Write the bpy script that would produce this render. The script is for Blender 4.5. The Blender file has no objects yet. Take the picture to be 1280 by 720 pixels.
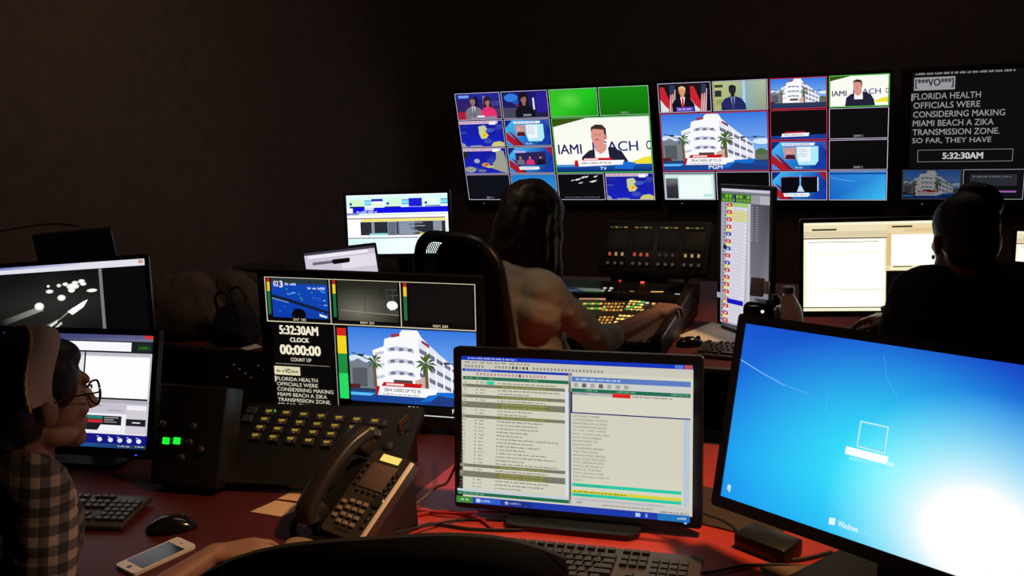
import bpy, bmesh, math, random
from mathutils import Vector, Matrix
from mathutils.geometry import tessellate_polygon
random.seed(7)
R = math.radians
PI = math.pi
sc = bpy.context.scene
col = sc.collection
V = Vector

# ---------------------------------------------------------------- camera
FPX = 1209.0                                   # focal length in pixels of a 1280 wide frame
CAM = V((0, 0, 1.73))
def cam_axes(pitch, roll, yaw):
    cy, sy, cp, sp = math.cos(yaw), math.sin(yaw), math.cos(pitch), math.sin(pitch)
    fwd = V((sy*cp, cy*cp, -sp)); right = V((cy, -sy, 0)); up = right.cross(fwd)
    cr, sr = math.cos(roll), math.sin(roll)
    return cr*right + sr*up, -sr*right + cr*up, fwd
CR, CU, CF = cam_axes(R(12.5), R(-3.0), R(-23.6))
cd = bpy.data.cameras.new('camera'); cam = bpy.data.objects.new('camera', cd); col.objects.link(cam)
cd.sensor_width = 36; cd.lens = 36*FPX/1280; cd.clip_start = .02
m = Matrix.Identity(4)
for i, a in enumerate((CR, CU, -CF)):
    for j in range(3): m[j][i] = a[j]
m.translation = CAM
cam.matrix_world = m
sc.camera = cam
def on(px, py, z):                             # the point of the level plane z that is seen at a photo pixel
    d = CR*((px-640)/FPX) - CU*((py-360)/FPX) + CF
    return CAM + d*((z-CAM.z)/d.z)
def deep(px, py, dd):
    return CAM + (CR*((px-640)/FPX) - CU*((py-360)/FPX) + CF)*dd

# ---------------------------------------------------------------- world, lights, exposure
sc.view_settings.view_transform = 'Standard'; sc.view_settings.look = 'None'
sc.view_settings.exposure = 0; sc.view_settings.gamma = 1; sc.view_settings.use_curve_mapping = False
w = bpy.data.worlds.new('world'); sc.world = w; w.use_nodes = True
w.node_tree.nodes['Background'].inputs[0].default_value = (.02, .016, .014, 1)
w.node_tree.nodes['Background'].inputs[1].default_value = .3
def lamp(kind, name, loc, target, power, color, size=.1, **kw):
    ld = bpy.data.lights.new(name, kind); ld.energy = power; ld.color = color
    if kind == 'AREA': ld.size = size
    else: ld.shadow_soft_size = size
    for k, v in kw.items(): setattr(ld, k, v)
    o = bpy.data.objects.new(name, ld); col.objects.link(o); o.location = loc
    o.rotation_euler = (V(target)-V(loc)).to_track_quat('-Z', 'Y').to_euler()
    return o
WARM = (1, .56, .27)
# dimmed ceiling downlights: one over the near desk, one over the switcher; the two area lamps are added fill
lamp('SPOT', 'downlight_near', (.12, 1.85, 2.62), (-.80, 1.76, .75), 165, WARM, .05, spot_size=R(56), spot_blend=1.0)
lamp('SPOT', 'downlight_rear', (-.25, 3.75, 2.62), (-.62, 3.46, .75), 90, WARM, .05, spot_size=R(38), spot_blend=1.0)
lamp('AREA', 'side_wall_fill', (-1.6, 2.6, 2.6), (-2.9, 3.9, .9), 8.5, (1, .74, .55), .8)  # added fill with no fixture, brightens the side wall
lamp('AREA', 'back_wall_fill', (-.2, 4.3, 2.66), (-.3, 5.6, .6), 5.5, (1, .72, .6), 1.2)  # added fill with no fixture, brightens the back wall

# ---------------------------------------------------------------- materials
def lin(c):
    if isinstance(c, str):
        c = [int(c[i:i+2], 16) for i in (0, 2, 4)]
    k = c[3] if len(c) > 3 else 1
    return tuple(((x/255/12.92) if x/255 <= .04045 else ((x/255+.055)/1.055)**2.4)*k for x in c[:3])
MATS = {}
def mat(name, color, rough=.5, metal=0, var=.25, scale=60, bump=.0, emit=None, estr=0, spec=.5, trans=0, ior=1.45, sheen=0):
    if name in MATS: return MATS[name]
    M = bpy.data.materials.new(name); M.use_nodes = True; nt = M.node_tree; b = nt.nodes['Principled BSDF']
    tc = nt.nodes.new('ShaderNodeTexCoord'); nz = nt.nodes.new('ShaderNodeTexNoise'); nz.inputs['Scale'].default_value = scale
    nz.inputs['Detail'].default_value = 3
    nt.links.new(tc.outputs['Object'], nz.inputs['Vector'])
    mx = nt.nodes.new('ShaderNodeMix'); mx.data_type = 'RGBA'
    mx.inputs['A'].default_value = tuple(x*(1-var) for x in color)+(1,)
    mx.inputs['B'].default_value = tuple(min(1, x*(1+var)) for x in color)+(1,)
    nt.links.new(nz.outputs['Fac'], mx.inputs['Factor']); nt.links.new(mx.outputs['Result'], b.inputs['Base Color'])
    b.inputs['Roughness'].default_value = rough; b.inputs['Metallic'].default_value = metal
    b.inputs['Specular IOR Level'].default_value = spec
    if trans: b.inputs['Transmission Weight'].default_value = trans; b.inputs['IOR'].default_value = ior
    if sheen: b.inputs['Sheen Weight'].default_value = sheen
    if bump:
        bp = nt.nodes.new('ShaderNodeBump'); bp.inputs['Strength'].default_value = bump; bp.inputs['Distance'].default_value = .002
        nt.links.new(nz.outputs['Fac'], bp.inputs['Height']); nt.links.new(bp.outputs[0], b.inputs['Normal'])
    if emit:
        b.inputs['Emission Color'].default_value = tuple(emit)+(1,); b.inputs['Emission Strength'].default_value = estr
    MATS[name] = M; return M
BLK = mat('black plastic', (.012, .012, .013), .38, bump=.05, scale=400)
GLOSS = mat('gloss black plastic', (.008, .008, .009), .16)
DARK = mat('dark grey plastic', (.03, .03, .032), .45, bump=.05, scale=300)
BROWNP = mat('graphite plastic', (.05, .04, .035), .4, scale=200)
SILVER = mat('silver metal', (.55, .54, .52), .3, 1, .1)
STEEL = mat('dark steel', (.12, .12, .12), .4, .8, .1)
WHITEP = mat('white plastic', (.75, .73, .7), .35, var=.05)
CHAIRF = mat('black chair fabric', (.008, .008, .01), .85, bump=.3, scale=500)
PAPER = mat('paper', (.78, .68, .52), .7, var=.06, scale=30)
HAIRD = mat('dark brown hair', (.022, .011, .007), .5, var=.5, scale=90, bump=.6)
HAIRB = mat('black hair', (.008, .006, .006), .5, var=.5, scale=90, bump=.6)
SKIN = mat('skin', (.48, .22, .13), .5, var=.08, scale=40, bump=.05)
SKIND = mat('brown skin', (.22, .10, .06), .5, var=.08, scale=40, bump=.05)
CREAM = mat('cream knit fabric', (.44, .42, .36), .9, var=.12, scale=70, bump=.3)
BLACKF = mat('black sweater fabric', (.008, .008, .010), .95, var=.3, scale=200, bump=.3)
JEANS = mat('dark trousers', (.012, .013, .02), .9, bump=.2, scale=300)
GOLD = mat('gold trim', (.85, .52, .14), .5, .5, .1)
def ledmat(name, c, s=1.0): return mat('lit '+name, (.02, .02, .02), .4, emit=lin(c), estr=s)

def attr_emit():
    M = bpy.data.materials.new('lit screen picture'); M.use_nodes = True; nt = M.node_tree; b = nt.nodes['Principled BSDF']
    a = nt.nodes.new('ShaderNodeAttribute'); a.attribute_name = 'pix'
    nt.links.new(a.outputs['Color'], b.inputs['Emission Color']); b.inputs['Emission Strength'].default_value = 1
    b.inputs['Base Color'].default_value = (.01, .01, .01, 1); b.inputs['Roughness'].default_value = .35
    return M
PIX = attr_emit()
PIX2 = attr_emit(); PIX2.name = 'lit screen lettering'
try: PIX2.cycles.emission_sampling = 'NONE'
except Exception: pass

# ---------------------------------------------------------------- objects
def tag(o, label, cat, group=None, kind=None):
    if label: o['label'] = label
    if cat: o['category'] = cat
    if group: o['group'] = group
    if kind: o['kind'] = kind
    return o
def thing(name, label, cat, loc=(0, 0, 0), rz=0, group=None):
    o = bpy.data.objects.new(name, None); col.objects.link(o); o.empty_display_size = .05
    o.location = loc; o.rotation_euler = (0, 0, rz)
    o.matrix_basis = Matrix.Translation(V(loc)) @ Matrix.Rotation(rz, 4, 'Z')
    return tag(o, label, cat, group)
def root_matrix(o):
    M = o.matrix_basis.copy()
    while o.parent: o = o.parent; M = o.matrix_basis @ M
    return M
def mesh_obj(name, me, material=None, parent=None, world=False):
    if material and not me.materials: me.materials.append(material)
    o = bpy.data.objects.new(name, me); col.objects.link(o)
    if parent:
        o.parent = parent
        if world: me.transform(root_matrix(parent).inverted())
    return o
def obj(name, bm, material, parent=None, world=False, smooth=True, angle=35):
    me = bpy.data.meshes.new(name); bmesh.ops.recalc_face_normals(bm, faces=bm.faces[:]); bm.to_mesh(me); bm.free()
    if smooth:
        me.polygons.foreach_set('use_smooth', [True]*len(me.polygons))
        try: me.set_sharp_from_angle(angle=R(angle))
        except Exception: pass
    return mesh_obj(name, me, material, parent, world)
def copy_tree(o, parent=None):
    c = o.copy(); col.objects.link(c); c.parent = parent
    for ch in list(o.children): copy_tree(ch, c)
    return c
def struct(o): o['kind'] = 'structure'; return o

def frame_m(c, yaw=0, tilt=0, roll=0):          # x right, y up, z out of the face towards the viewer; yaw 0 faces -Y
    cy, sy = math.cos(yaw), math.sin(yaw)
    x = V((cy, sy, 0)); n0 = V((sy, -cy, 0)); n = n0*math.cos(tilt) + V((0, 0, math.sin(tilt))); y = n.cross(x)
    cr, sr = math.cos(roll), math.sin(roll)
    x, y = cr*x + sr*y, -sr*x + cr*y
    M = Matrix.Identity(4)
    for i, a in enumerate((x, y, n)):
        for j in range(3): M[j][i] = a[j]
    M.translation = V(c); return M
def basis(o, x, y, z):
    M = Matrix.Identity(4)
    for i, a in enumerate((x, y, z)):
        for j in range(3): M[j][i] = a[j]
    M.translation = V(o); return M
def box(bm, lo, hi, M=None, bev=0, seg=2):
    lo, hi = V(lo), V(hi)
    S = Matrix.Translation((lo+hi)/2) @ Matrix.Diagonal((*(hi-lo), 1))
    g = bmesh.ops.create_cube(bm, size=1, matrix=S)
    vs = g['verts']
    if bev:
        es = list({e for v in vs for e in v.link_edges})
        r = bmesh.ops.bevel(bm, geom=es, offset=min(bev, min(abs(x) for x in (hi-lo))*.49), segments=seg, affect='EDGES', profile=.5)
        vs = list({v for f in r['faces'] for v in f.verts} | {v for v in vs if v.is_valid})
        seen = set(vs); st = list(vs)
        while st:
            v = st.pop()
            for e in v.link_edges:
                q = e.other_vert(v)
                if q not in seen: seen.add(q); st.append(q)
        vs = list(seen)
    if M is not None: bmesh.ops.transform(bm, matrix=M, verts=vs)
    return vs
def B(): return bmesh.new()
def bx(name, lo, hi, material, parent=None, M=None, bev=.003, world=False):
    bm = B(); box(bm, lo, hi, M, bev); return obj(name, bm, material, parent, world)
def tube(bm, pts, r, seg=10, cap=True, M=None):
    pts = [V(p) for p in pts]; n = len(pts); rs = r if hasattr(r, '__len__') else [r]*n
    rings = []; prev = None
    for i, p in enumerate(pts):
        t = (pts[min(i+1, n-1)]-pts[max(i-1, 0)]).normalized()
        if prev is None:
            a = V((0, 0, 1)) if abs(t.z) < .9 else V((1, 0, 0)); u = t.cross(a).normalized()
        else:
            u = (prev - t*prev.dot(t)).normalized()
        prev = u; v = t.cross(u)
        rings.append([bm.verts.new(p + (u*math.cos(2*PI*k/seg)+v*math.sin(2*PI*k/seg))*rs[i]) for k in range(seg)])
    for a, b in zip(rings, rings[1:]):
        for k in range(seg): bm.faces.new((a[k], a[(k+1) % seg], b[(k+1) % seg], b[k]))
    if cap: bm.faces.new(rings[0][::-1]); bm.faces.new(rings[-1])
    if M is not None: bmesh.ops.transform(bm, matrix=M, verts=[v for r_ in rings for v in r_])
def spline(pts, n=8, closed=False):
    pts = [V(p) for p in pts]; out = []; m_ = len(pts)
    rng = range(m_ if closed else m_-1)
    for i in rng:
        g = (lambda k: pts[k % m_]) if closed else (lambda k: pts[max(0, min(m_-1, k))])
        p0, p1, p2, p3 = g(i-1), g(i), g(i+1), g(i+2)
        for j in range(n):
            t = j/n
            out.append(.5*((2*p1)+(p2-p0)*t+(2*p0-5*p1+4*p2-p3)*t*t+(3*p1-p0-3*p2+p3)*t**3))
    if not closed: out.append(pts[-1])
    return out
def lathe(bm, prof, seg=24, M=None, cap=True):
    rings = [[bm.verts.new((r*math.cos(2*PI*k/seg), r*math.sin(2*PI*k/seg), z)) for k in range(seg)] for r, z in prof]
    for a, b in zip(rings, rings[1:]):
        for k in range(seg): bm.faces.new((a[k], a[(k+1) % seg], b[(k+1) % seg], b[k]))
    if cap: bm.faces.new(rings[0][::-1]); bm.faces.new(rings[-1])
    if M is not None: bmesh.ops.transform(bm, matrix=M, verts=[v for r_ in rings for v in r_])
def prism(bm, poly, z0, z1, M=None):            # outline in xy extruded along z
    a = [bm.verts.new((x, y, z0)) for x, y in poly]; b = [bm.verts.new((x, y, z1)) for x, y in poly]
    n = len(poly)
    for i in range(n): bm.faces.new((a[i], a[(i+1) % n], b[(i+1) % n], b[i]))
    bm.faces.new(a[::-1]); bm.faces.new(b)
    if M is not None: bmesh.ops.transform(bm, matrix=M, verts=a+b)
def rrect(x0, y0, x1, y1, r, n=5):
    out = []
    for cx, cy, a0 in ((x1-r, y1-r, 0), (x0+r, y1-r, 90), (x0+r, y0+r, 180), (x1-r, y0+r, 270)):
        for k in range(n+1):
            a = R(a0+90*k/n); out.append((cx+r*math.cos(a), cy+r*math.sin(a)))
    return out

# ---------------------------------------------------------------- screen pictures: coloured, layered polygons on the panel
FC = {}
def glyphs(s, bold):
    k = (s, bold)
    if k not in FC:
        cu = bpy.data.curves.new('lettering', 'FONT'); cu.body = s; cu.offset = bold; cu.resolution_u = 3
        o = bpy.data.objects.new('lettering', cu); me = o.to_mesh()
        vs = [(v.co.x, v.co.y) for v in me.vertices]; fs = [tuple(p.vertices) for p in me.polygons]
        o.to_mesh_clear(); bpy.data.objects.remove(o); bpy.data.curves.remove(cu)
        if not vs: vs = [(0, 0), (1, 0), (1, 1)]; fs = []
        xs = [v[0] for v in vs]; ys = [v[1] for v in vs]; x0, x1, y0, y1 = min(xs), max(xs), min(ys), max(ys)
        FC[k] = ([((x-x0)/max(x1-x0, 1e-6), (y-y0)/max(y1-y0, 1e-6)) for x, y in vs], fs)
    return FC[k]
class Pic:                                     # u to the right, v downwards, both 0..1 over the panel
    def __init__(s, W, H, z0=.0006, dz=1.6e-5):
        s.W, s.H, s.z, s.dz = W, H, z0, dz; s.vs = []; s.fs = []; s.cs = []; s.t = (0, 0, 1, 1); s.k = 1
    def sub(s, x0, y0, x1, y1): s.t = (x0, y0, x1-x0, y1-y0); return s
    def P(s, u, v):
        u = min(1.0, max(0.0, u)); v = min(1.0, max(0.0, v))
        u = s.t[0]+u*s.t[2]; v = s.t[1]+v*s.t[3]
        return ((u-.5)*s.W, (.5-v)*s.H, s.z)
    def add(s, pts, faces, cols):
        n = len(s.vs); s.vs += [s.P(*p) for p in pts]
        for f in faces: s.fs.append(tuple(n+i for i in f)); s.cs.append([cols[i] for i in f])
        s.z += s.dz
    def L(s, c): return tuple(x*s.k for x in lin(c))
    def rect(s, x0, y0, x1, y1, c, c2=None):    # c2: colour at the bottom
        a = s.L(c); b = s.L(c2) if c2 else a
        s.add([(x0, y0), (x1, y0), (x1, y1), (x0, y1)], [(3, 2, 1, 0)], [a, a, b, b])
    def quadc(s, x0, y0, x1, y1, ctl, ctr, cbr, cbl): s.add([(x0, y0), (x1, y0), (x1, y1), (x0, y1)], [(3, 2, 1, 0)], [s.L(c) for c in (ctl, ctr, cbr, cbl)])
    def poly(s, pts, c):
        tr = tessellate_polygon([[V((x, -y, 0)) for x, y in pts]]); cc = s.L(c)
        s.add(pts, [tuple(t) for t in tr], [cc]*len(pts))
    def ell(s, cx, cy, rx, ry, c, n=16, c2=None):
        cc = s.L(c); e = s.L(c2) if c2 else cc
        pts = [(cx, cy)]+[(cx+rx*math.cos(2*PI*k/n), cy+ry*math.sin(2*PI*k/n)) for k in range(n)]
        s.add(pts, [(0, (k+1) % n+1, k+1) for k in range(n)], [cc]+[e]*n)
    def line(s, pts, wd, c, c2=None):
        a = s.L(c); b = s.L(c2) if c2 else a; asp = s.W*s.t[2]/(s.H*s.t[3]); n = len(pts)
        P = []; C = []; F = []
        for i, (x, y) in enumerate(pts):
            x0, y0 = pts[max(i-1, 0)]; x1, y1 = pts[min(i+1, n-1)]
            dx, dy = (x1-x0)*asp, y1-y0; l = math.hypot(dx, dy) or 1
            P += [(x-dy/l*wd/asp, y+dx/l*wd), (x+dy/l*wd/asp, y-dx/l*wd)]
            t = i/max(n-1, 1); cc = tuple(a[j]*(1-t)+b[j]*t for j in range(3)); C += [cc, cc]
            if i: F.append((2*i-2, 2*i-1, 2*i+1, 2*i))
        s.add(P, F, C)
    def border(s, x0, y0, x1, y1, wd, c):
        asp = s.W*s.t[2]/(s.H*s.t[3]); wx = wd/asp
        s.rect(x0, y0, x1, y0+wd, c); s.rect(x0, y1-wd, x1, y1, c); s.rect(x0, y0, x0+wx, y1, c); s.rect(x1-wx, y0, x1, y1, c)
    def txt(s, st, x0, y0, x1, y1, c, bold=0.0):
        vs, fs = glyphs(st, 0); cc = s.L(c); h = (y1-y0)*max(bold, 0)*3.2; asp = s.W*s.t[2]/(s.H*s.t[3]); w_ = h/asp
        for dx, dy in (((0, 0),) if bold <= 0 else ((0, 0), (w_, 0), (0, h*.5), (w_, h*.5), (w_*.5, h*.25))):
            s.add([(x0+x*(x1-x0)+dx, y1-y*(y1-y0)-dy) for x, y in vs], fs, [cc]*len(vs))
    def words(s, x0, x1, y, h, c, seed=0, fill=1):   # a line of lettering too small to read
        rn = random.Random(seed); x = x0; ch = h*.55*s.H*s.t[3]/(s.W*s.t[2])
        while x < x0+(x1-x0)*fill:
            n = rn.randint(2, 8); xe = min(x+n*ch, x1)
            q = x
            while q < xe:
                hh = h*rn.choice((.7, 1, 1, .8)); s.rect(q, y+h-hh, min(q+ch*.62, xe), y+h, c); q += ch
            x = xe+ch*1.1
    def field(s, fn, nx, ny, x0=0, y0=0, x1=1, y1=1):
        pts = [(x0+(x1-x0)*i/nx, y0+(y1-y0)*j/ny) for j in range(ny+1) for i in range(nx+1)]
        cs = [s.L(fn(i/nx, j/ny)) for j in range(ny+1) for i in range(nx+1)]
        k = nx+1
        s.add(pts, [(j*k+i+k, j*k+i+k+1, j*k+i+1, j*k+i) for j in range(ny) for i in range(nx)], cs)
    def build(s, name, parent, M, material=None):
        me = bpy.data.meshes.new(name); me.from_pydata(s.vs, [], s.fs)
        at = me.color_attributes.new('pix', 'FLOAT_COLOR', 'CORNER')
        flat = []
        me_l = 0
        for p, cs in zip(me.polygons, s.cs):
            for c in cs: flat += [c[0], c[1], c[2], 1.0]
        at.data.foreach_set('color', flat)
        me.transform(M)
        return mesh_obj(name, me, material or PIX, parent, True)

# ---- the pictures that the monitors show
def mix(a, b, t): t = max(0, min(1, t)); return tuple(a[i]*(1-t)+b[i]*t for i in range(3))
def palm(p, x, y, r, trunk):
    p.poly([(x-.012, y), (x+.012, y), (x+.018, trunk), (x-.01, trunk)], (110, 90, 70))
    rn = random.Random(int(x*1000))
    for k in range(11):
        a = 2*PI*k/11+rn.uniform(-.2, .2); rr = r*rn.uniform(.8, 1.15)
        dx, dy = math.cos(a)*rr*.62, math.sin(a)*rr
        p.poly([(x, y), (x+dx*.6-dy*.09, y+dy*.6+dx*.16), (x+dx, y+dy+.02), (x+dx*.6+dy*.09, y+dy*.6-dx*.16)], (52+rn.randint(0, 35), 75+rn.randint(0, 30), 38))
def p_building(p, third=True, pgm=None, dim=1.0):
    p.k = dim
    p.rect(0, 0, 1, 1, (52, 120, 225), (150, 200, 250))
    p.ell(.1, .42, .12, .05, (215, 230, 250)); p.ell(.95, .5, .09, .05, (215, 235, 250))
    p.poly([(0, .48), (.07, .42), (.16, .5), (.22, .48), (.24, .85), (0, .85)], (120, 128, 135))
    p.poly([(.02, .55), (.14, .54), (.14, .8), (.02, .8)], (86, 92, 98))
    p.line([(.02, .34), (.10, .39), (.2, .46)], .006, (40, 50, 60)); p.rect(.07, .36, .12, .385, (35, 38, 42))
    w = (250, 250, 252); s = (196, 202, 222); d = (112, 116, 140)
    p.poly([(.19, .3), (.28, .24), (.29, .14), (.40, .08), (.43, .01), (.55, .01), (.58, .1), (.63, .18), (.72, .32), (.86, .52), (.9, .85), (.22, .85)], w)
    p.poly([(.55, .12), (.63, .18), (.72, .32), (.86, .52), (.89, .85), (.6, .85)], (228, 232, 244))
    p.poly([(.34, .07), (.41, .055), (.41, .095), (.345, .12)], (150, 60, 80)); p.poly([(.58, .13), (.64, .19), (.64, .24), (.58, .17)], (140, 70, 90))
    for k in range(3):
        y = .24+k*.16
        p.poly([(.21, y+.09), (.28, y+.06), (.28, y+.10), (.21, y+.13)], s)
        p.poly([(.31, y+.02), (.38, y-.01), (.46, y), (.52, y+.03), (.52, y+.08), (.46, y+.05), (.38, y+.05), (.31, y+.07)], s)
        for xx in (.33, .40, .47): p.poly([(xx, y+.015), (xx+.035, y+.01), (xx+.035, y+.05), (xx, y+.055)], d)
        p.poly([(.56, y), (.66, y+.09), (.86, y+.30-k*.03), (.86, y+.34-k*.03), (.66, y+.15), (.56, y+.06)], d)
    for xx in (.62, .68, .74, .80): p.poly([(xx, .2+(xx-.6)*1.1), (xx+.012, .22+(xx-.6)*1.1), (xx+.012, .84), (xx, .84)], w)
    p.rect(.35, .68, .5, .75, (90, 70, 70)); p.poly([(.52, .68), (.6, .62), (.6, .8), (.52, .8)], (205, 175, 160))
    p.rect(.0, .77, .08, .83, (90, 30, 40)); p.rect(.88, .66, 1, .82, (98, 112, 98)); p.ell(.94, .68, .05, .06, (80, 105, 70))
    p.line([(.72, .43), (.98, .42)], .006, (60, 70, 90)); p.rect(.75, .41, .79, .44, (50, 55, 65)); p.rect(.87, .405, .9, .435, (50, 55, 65))
    p.rect(0, .82, 1, 1, (46, 62, 90), (30, 50, 92))
    palm(p, .20, .45, .12, .8); palm(p, .61, .44, .16, .84)
    if third:
        p.poly([(0, .86), (1, .84), (1, 1), (0, 1)], (24, 70, 150)); p.poly([(0, .88), (.2, .88), (.16, .92), (0, .92)], (90, 190, 245))
        p.poly([(.68, .82), (.9, .8), (.82, .92), (.55, .96)], (20, 110, 210)); p.poly([(.7, .86), (1, .93), (1, 1), (.6, 1)], (30, 60, 130))
        p.poly([(.27, .72), (.58, .72), (.56, .775), (.25, .775)], (198, 20, 26)); p.rect(.29, .735, .43, .76, (250, 225, 225))
        p.poly([(.21, .78), (.25, .78), (.24, .9), (.2, .9)], (190, 16, 24))
        p.poly([(.24, .775), (.70, .775), (.68, .85), (.62, .87), (.6, .9), (.22, .9)], (250, 250, 252))
        p.txt('ZIKA CASES UP TO 35', .27, .80, .56, .845, (26, 26, 46), .01)
        p.words(.26, .55, .87, .018, (110, 110, 130), 3)
    if pgm: p.txt(pgm, .44, .91, .57, .975, (235, 240, 255), .02)
    p.k = 1
def p_beach(p, third=True, tv=None, dim=1.0):
    p.k = dim
    p.rect(0, 0, 1, 1, (246, 250, 240), (255, 255, 246))
    p.poly([(0, 0), (.36, 0), (.02, .14), (0, .15)], (56, 82, 20))
    p.poly([(.78, .84), (.92, .74), (1, .72), (1, .9), (.78, .9)], (240, 226, 60))
    p.txt('IAMI', .03, .48, .28, .66, (42, 38, 100), .015); p.txt('BEACH', .40, .44, .87, .62, (44, 42, 130), .012)
    p.txt('C', .955, .44, 1.0, .60, (44, 42, 130), .012)
    sk = (222, 150, 136)
    p.poly([(.26, 1), (.28, .72), (.36, .6), (.46, .56), (.6, .54), (.7, .62), (.76, .8), (.78, 1)], (32, 34, 58))
    p.poly([(.42, .54), (.56, .52), (.57, .78), (.42, .78)], (252, 248, 250)); p.poly([(.42, .5), (.55, .48), (.54, .6), (.48, .67), (.43, .6)], sk)
    p.ell(.47, .34, .075, .19, sk); p.ell(.548, .36, .012, .04, (205, 125, 112))
    p.poly([(.395, .27), (.40, .17), (.45, .12), (.52, .13), (.555, .2), (.555, .34), (.535, .3), (.53, .22), (.42, .2)], (60, 44, 40))
    p.ell(.455, .40, .02, .012, (160, 80, 80)); p.rect(.43, .30, .45, .312, (90, 60, 60)); p.rect(.475, .30, .495, .312, (90, 60, 60))
    if third:
        p.rect(0, .86, 1, 1, (20, 90, 180), (16, 36, 96)); p.rect(0, .87, .28, .9, (70, 160, 230)); p.poly([(.7, .8), (.84, .84), (.8, .96), (.6, .94)], (24, 110, 215))
        p.poly([(.3, .74), (.6, .74), (.58, .79), (.28, .79)], (198, 20, 26)); p.rect(.3, .75, .45, .775, (250, 230, 230))
        p.poly([(.2, .78), (.25, .78), (.23, .9), (.19, .9)], (190, 16, 24)); p.poly([(.23, .785), (.72, .785), (.70, .87), (.24, .9)], (250, 250, 252))
        p.txt('ZIKA CASES UP TO 35', .27, .815, .58, .855, (26, 26, 46), .01)
    if tv: p.txt(tv, .46, .91, .53, .97, (200, 225, 255), .02)
    p.k = 1
def p_person(p, x, y, s, skin, hair, top, long_hair=False, shirt=None, tie=None):
    if long_hair: p.poly([(x-.1*s, y-.02), (x-.09*s, y-.2*s), (x, y-.3*s), (x+.08*s, y-.24*s), (x+.1*s, y), (x+.11*s, y+.25*s), (x+.03*s, y+.3*s), (x-.12*s, y+.22*s)], hair)
    p.poly([(x-.2*s, 1), (x-.2*s, y+.42*s), (x-.13*s, y+.26*s), (x-.03*s, y+.2*s), (x+.05*s, y+.2*s), (x+.15*s, y+.27*s), (x+.22*s, y+.45*s), (x+.23*s, 1)], top)
    if shirt: p.poly([(x-.04*s, y+.2*s), (x+.05*s, y+.2*s), (x+.02*s, y+.55*s), (x-.01*s, y+.55*s)], shirt)
    if tie: p.poly([(x-.012*s, y+.24*s), (x+.02*s, y+.24*s), (x+.03*s, y+.62*s), (x-.015*s, y+.62*s)], tie)
    p.rect(x-.03*s, y+.08*s, x+.035*s, y+.22*s, skin); p.ell(x, y, .062*s, .15*s, skin)
    if not long_hair: p.poly([(x-.065*s, y-.02), (x-.06*s, y-.13*s), (x, y-.17*s), (x+.06*s, y-.12*s), (x+.065*s, y-.02), (x+.04*s, y-.08*s), (x-.04*s, y-.09*s)], hair)
    else: p.poly([(x-.068*s, y+.02), (x-.06*s, y-.16*s), (x+.02*s, y-.2*s), (x+.07*s, y-.1*s), (x+.03*s, y-.1*s), (x-.04*s, y-.06*s)], hair)
def p_studio(p):
    p.rect(0, 0, 1, 1, (28, 26, 120), (66, 40, 80)); p.rect(0, 0, 1, .22, (34, 40, 150)); p.rect(.06, .06, .3, .16, (120, 160, 240))
    p.rect(.62, .1, .68, .6, (120, 110, 190)); p.rect(.42, .12, .5, .5, (18, 16, 80)); p.rect(.8, .3, 1, .5, (60, 60, 150)); p.rect(.0, .7, .18, 1, (170, 30, 60)); p.rect(.75, .6, 1, .9, (70, 60, 90))
    p_person(p, .38, .3, 1.0, (150, 110, 100), (50, 40, 40), (120, 118, 128), shirt=(220, 220, 235), tie=(90, 90, 110))
    p_person(p, .72, .36, .85, (170, 110, 100), (50, 26, 24), (225, 50, 110), True)
    p.rect(.3, .9, .9, 1, (150, 130, 160)); p.rect(.45, .86, .62, .93, (235, 230, 240))
def p_guest(p):
    p.rect(0, 0, 1, 1, (20, 26, 110), (36, 30, 70)); p.ell(.2, .22, .16, .16, (50, 120, 220)); p.ell(.32, .4, .1, .08, (30, 80, 190))
    p.rect(.76, .05, 1, .8, (44, 30, 150)); p.rect(.68, .25, .72, .7, (220, 220, 240)); p.rect(.0, .6, .3, 1, (70, 70, 90)); p.rect(.3, .5, .4, .54, (190, 40, 60))
    p_person(p, .48, .3, 1.05, (150, 100, 90), (24, 16, 22), (16, 18, 28), True); p.rect(.44, .86, .62, .95, (110, 130, 130))
def p_map(p, v=0):
    p.rect(0, 0, 1, 1, (20, 26, 150), (24, 34, 190)); rn = random.Random(5+v)
    for k in range(10): p.ell(rn.random(), rn.uniform(.2, 1), rn.uniform(.04, .12), rn.uniform(.04, .1), mix((20, 30, 150), (70, 90, 190), rn.random()))
    p.rect(0, 0, .9, .1, (220, 200, 225)); p.words(.02, .72, .02, .05, (190, 60, 90), v); p.rect(.7, .02, .85, .14, (245, 245, 250))
    if v == 0:
        p.poly([(.44, .2), (.58, .16), (.64, .3), (.58, .42), (.66, .55), (.6, .68), (.48, .7), (.44, .5)], (200, 205, 150))
        p.poly([(.5, .46), (.6, .42), (.64, .56), (.56, .66), (.5, .6)], (232, 210, 60)); p.ell(.56, .54, .02, .03, (220, 60, 40))
        p.poly([(.7, .95), (.76, .84), (.9, .8), (1, .88), (1, 1), (.7, 1)], (205, 200, 120)); p.poly([(0, .84), (.06, .88), (.1, 1), (0, 1)], (150, 160, 170)); p.poly([(.2, .96), (.45, .95), (.5, 1), (.2, 1)], (140, 150, 160))
    else:
        p.poly([(.78, .12), (.95, .1), (1, .5), (1, 1), (.86, .95), (.64, .8), (.68, .6), (.76, .45)], (158, 158, 140)); p.poly([(0, .1), (.14, .12), (.1, .3), (0, .45)], (30, 44, 40))
        p.ell(.3, .5, .07, .09, (165, 175, 190)); p.ell(.12, .85, .14, .12, (150, 155, 140)); p.ell(.5, .66, .1, .09, (190, 140, 90)); p.ell(.52, .66, .03, .04, (225, 40, 40)); p.ell(.6, .74, .1, .05, (190, 200, 120)); p.ell(.4, .9, .1, .06, (110, 120, 130))
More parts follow.
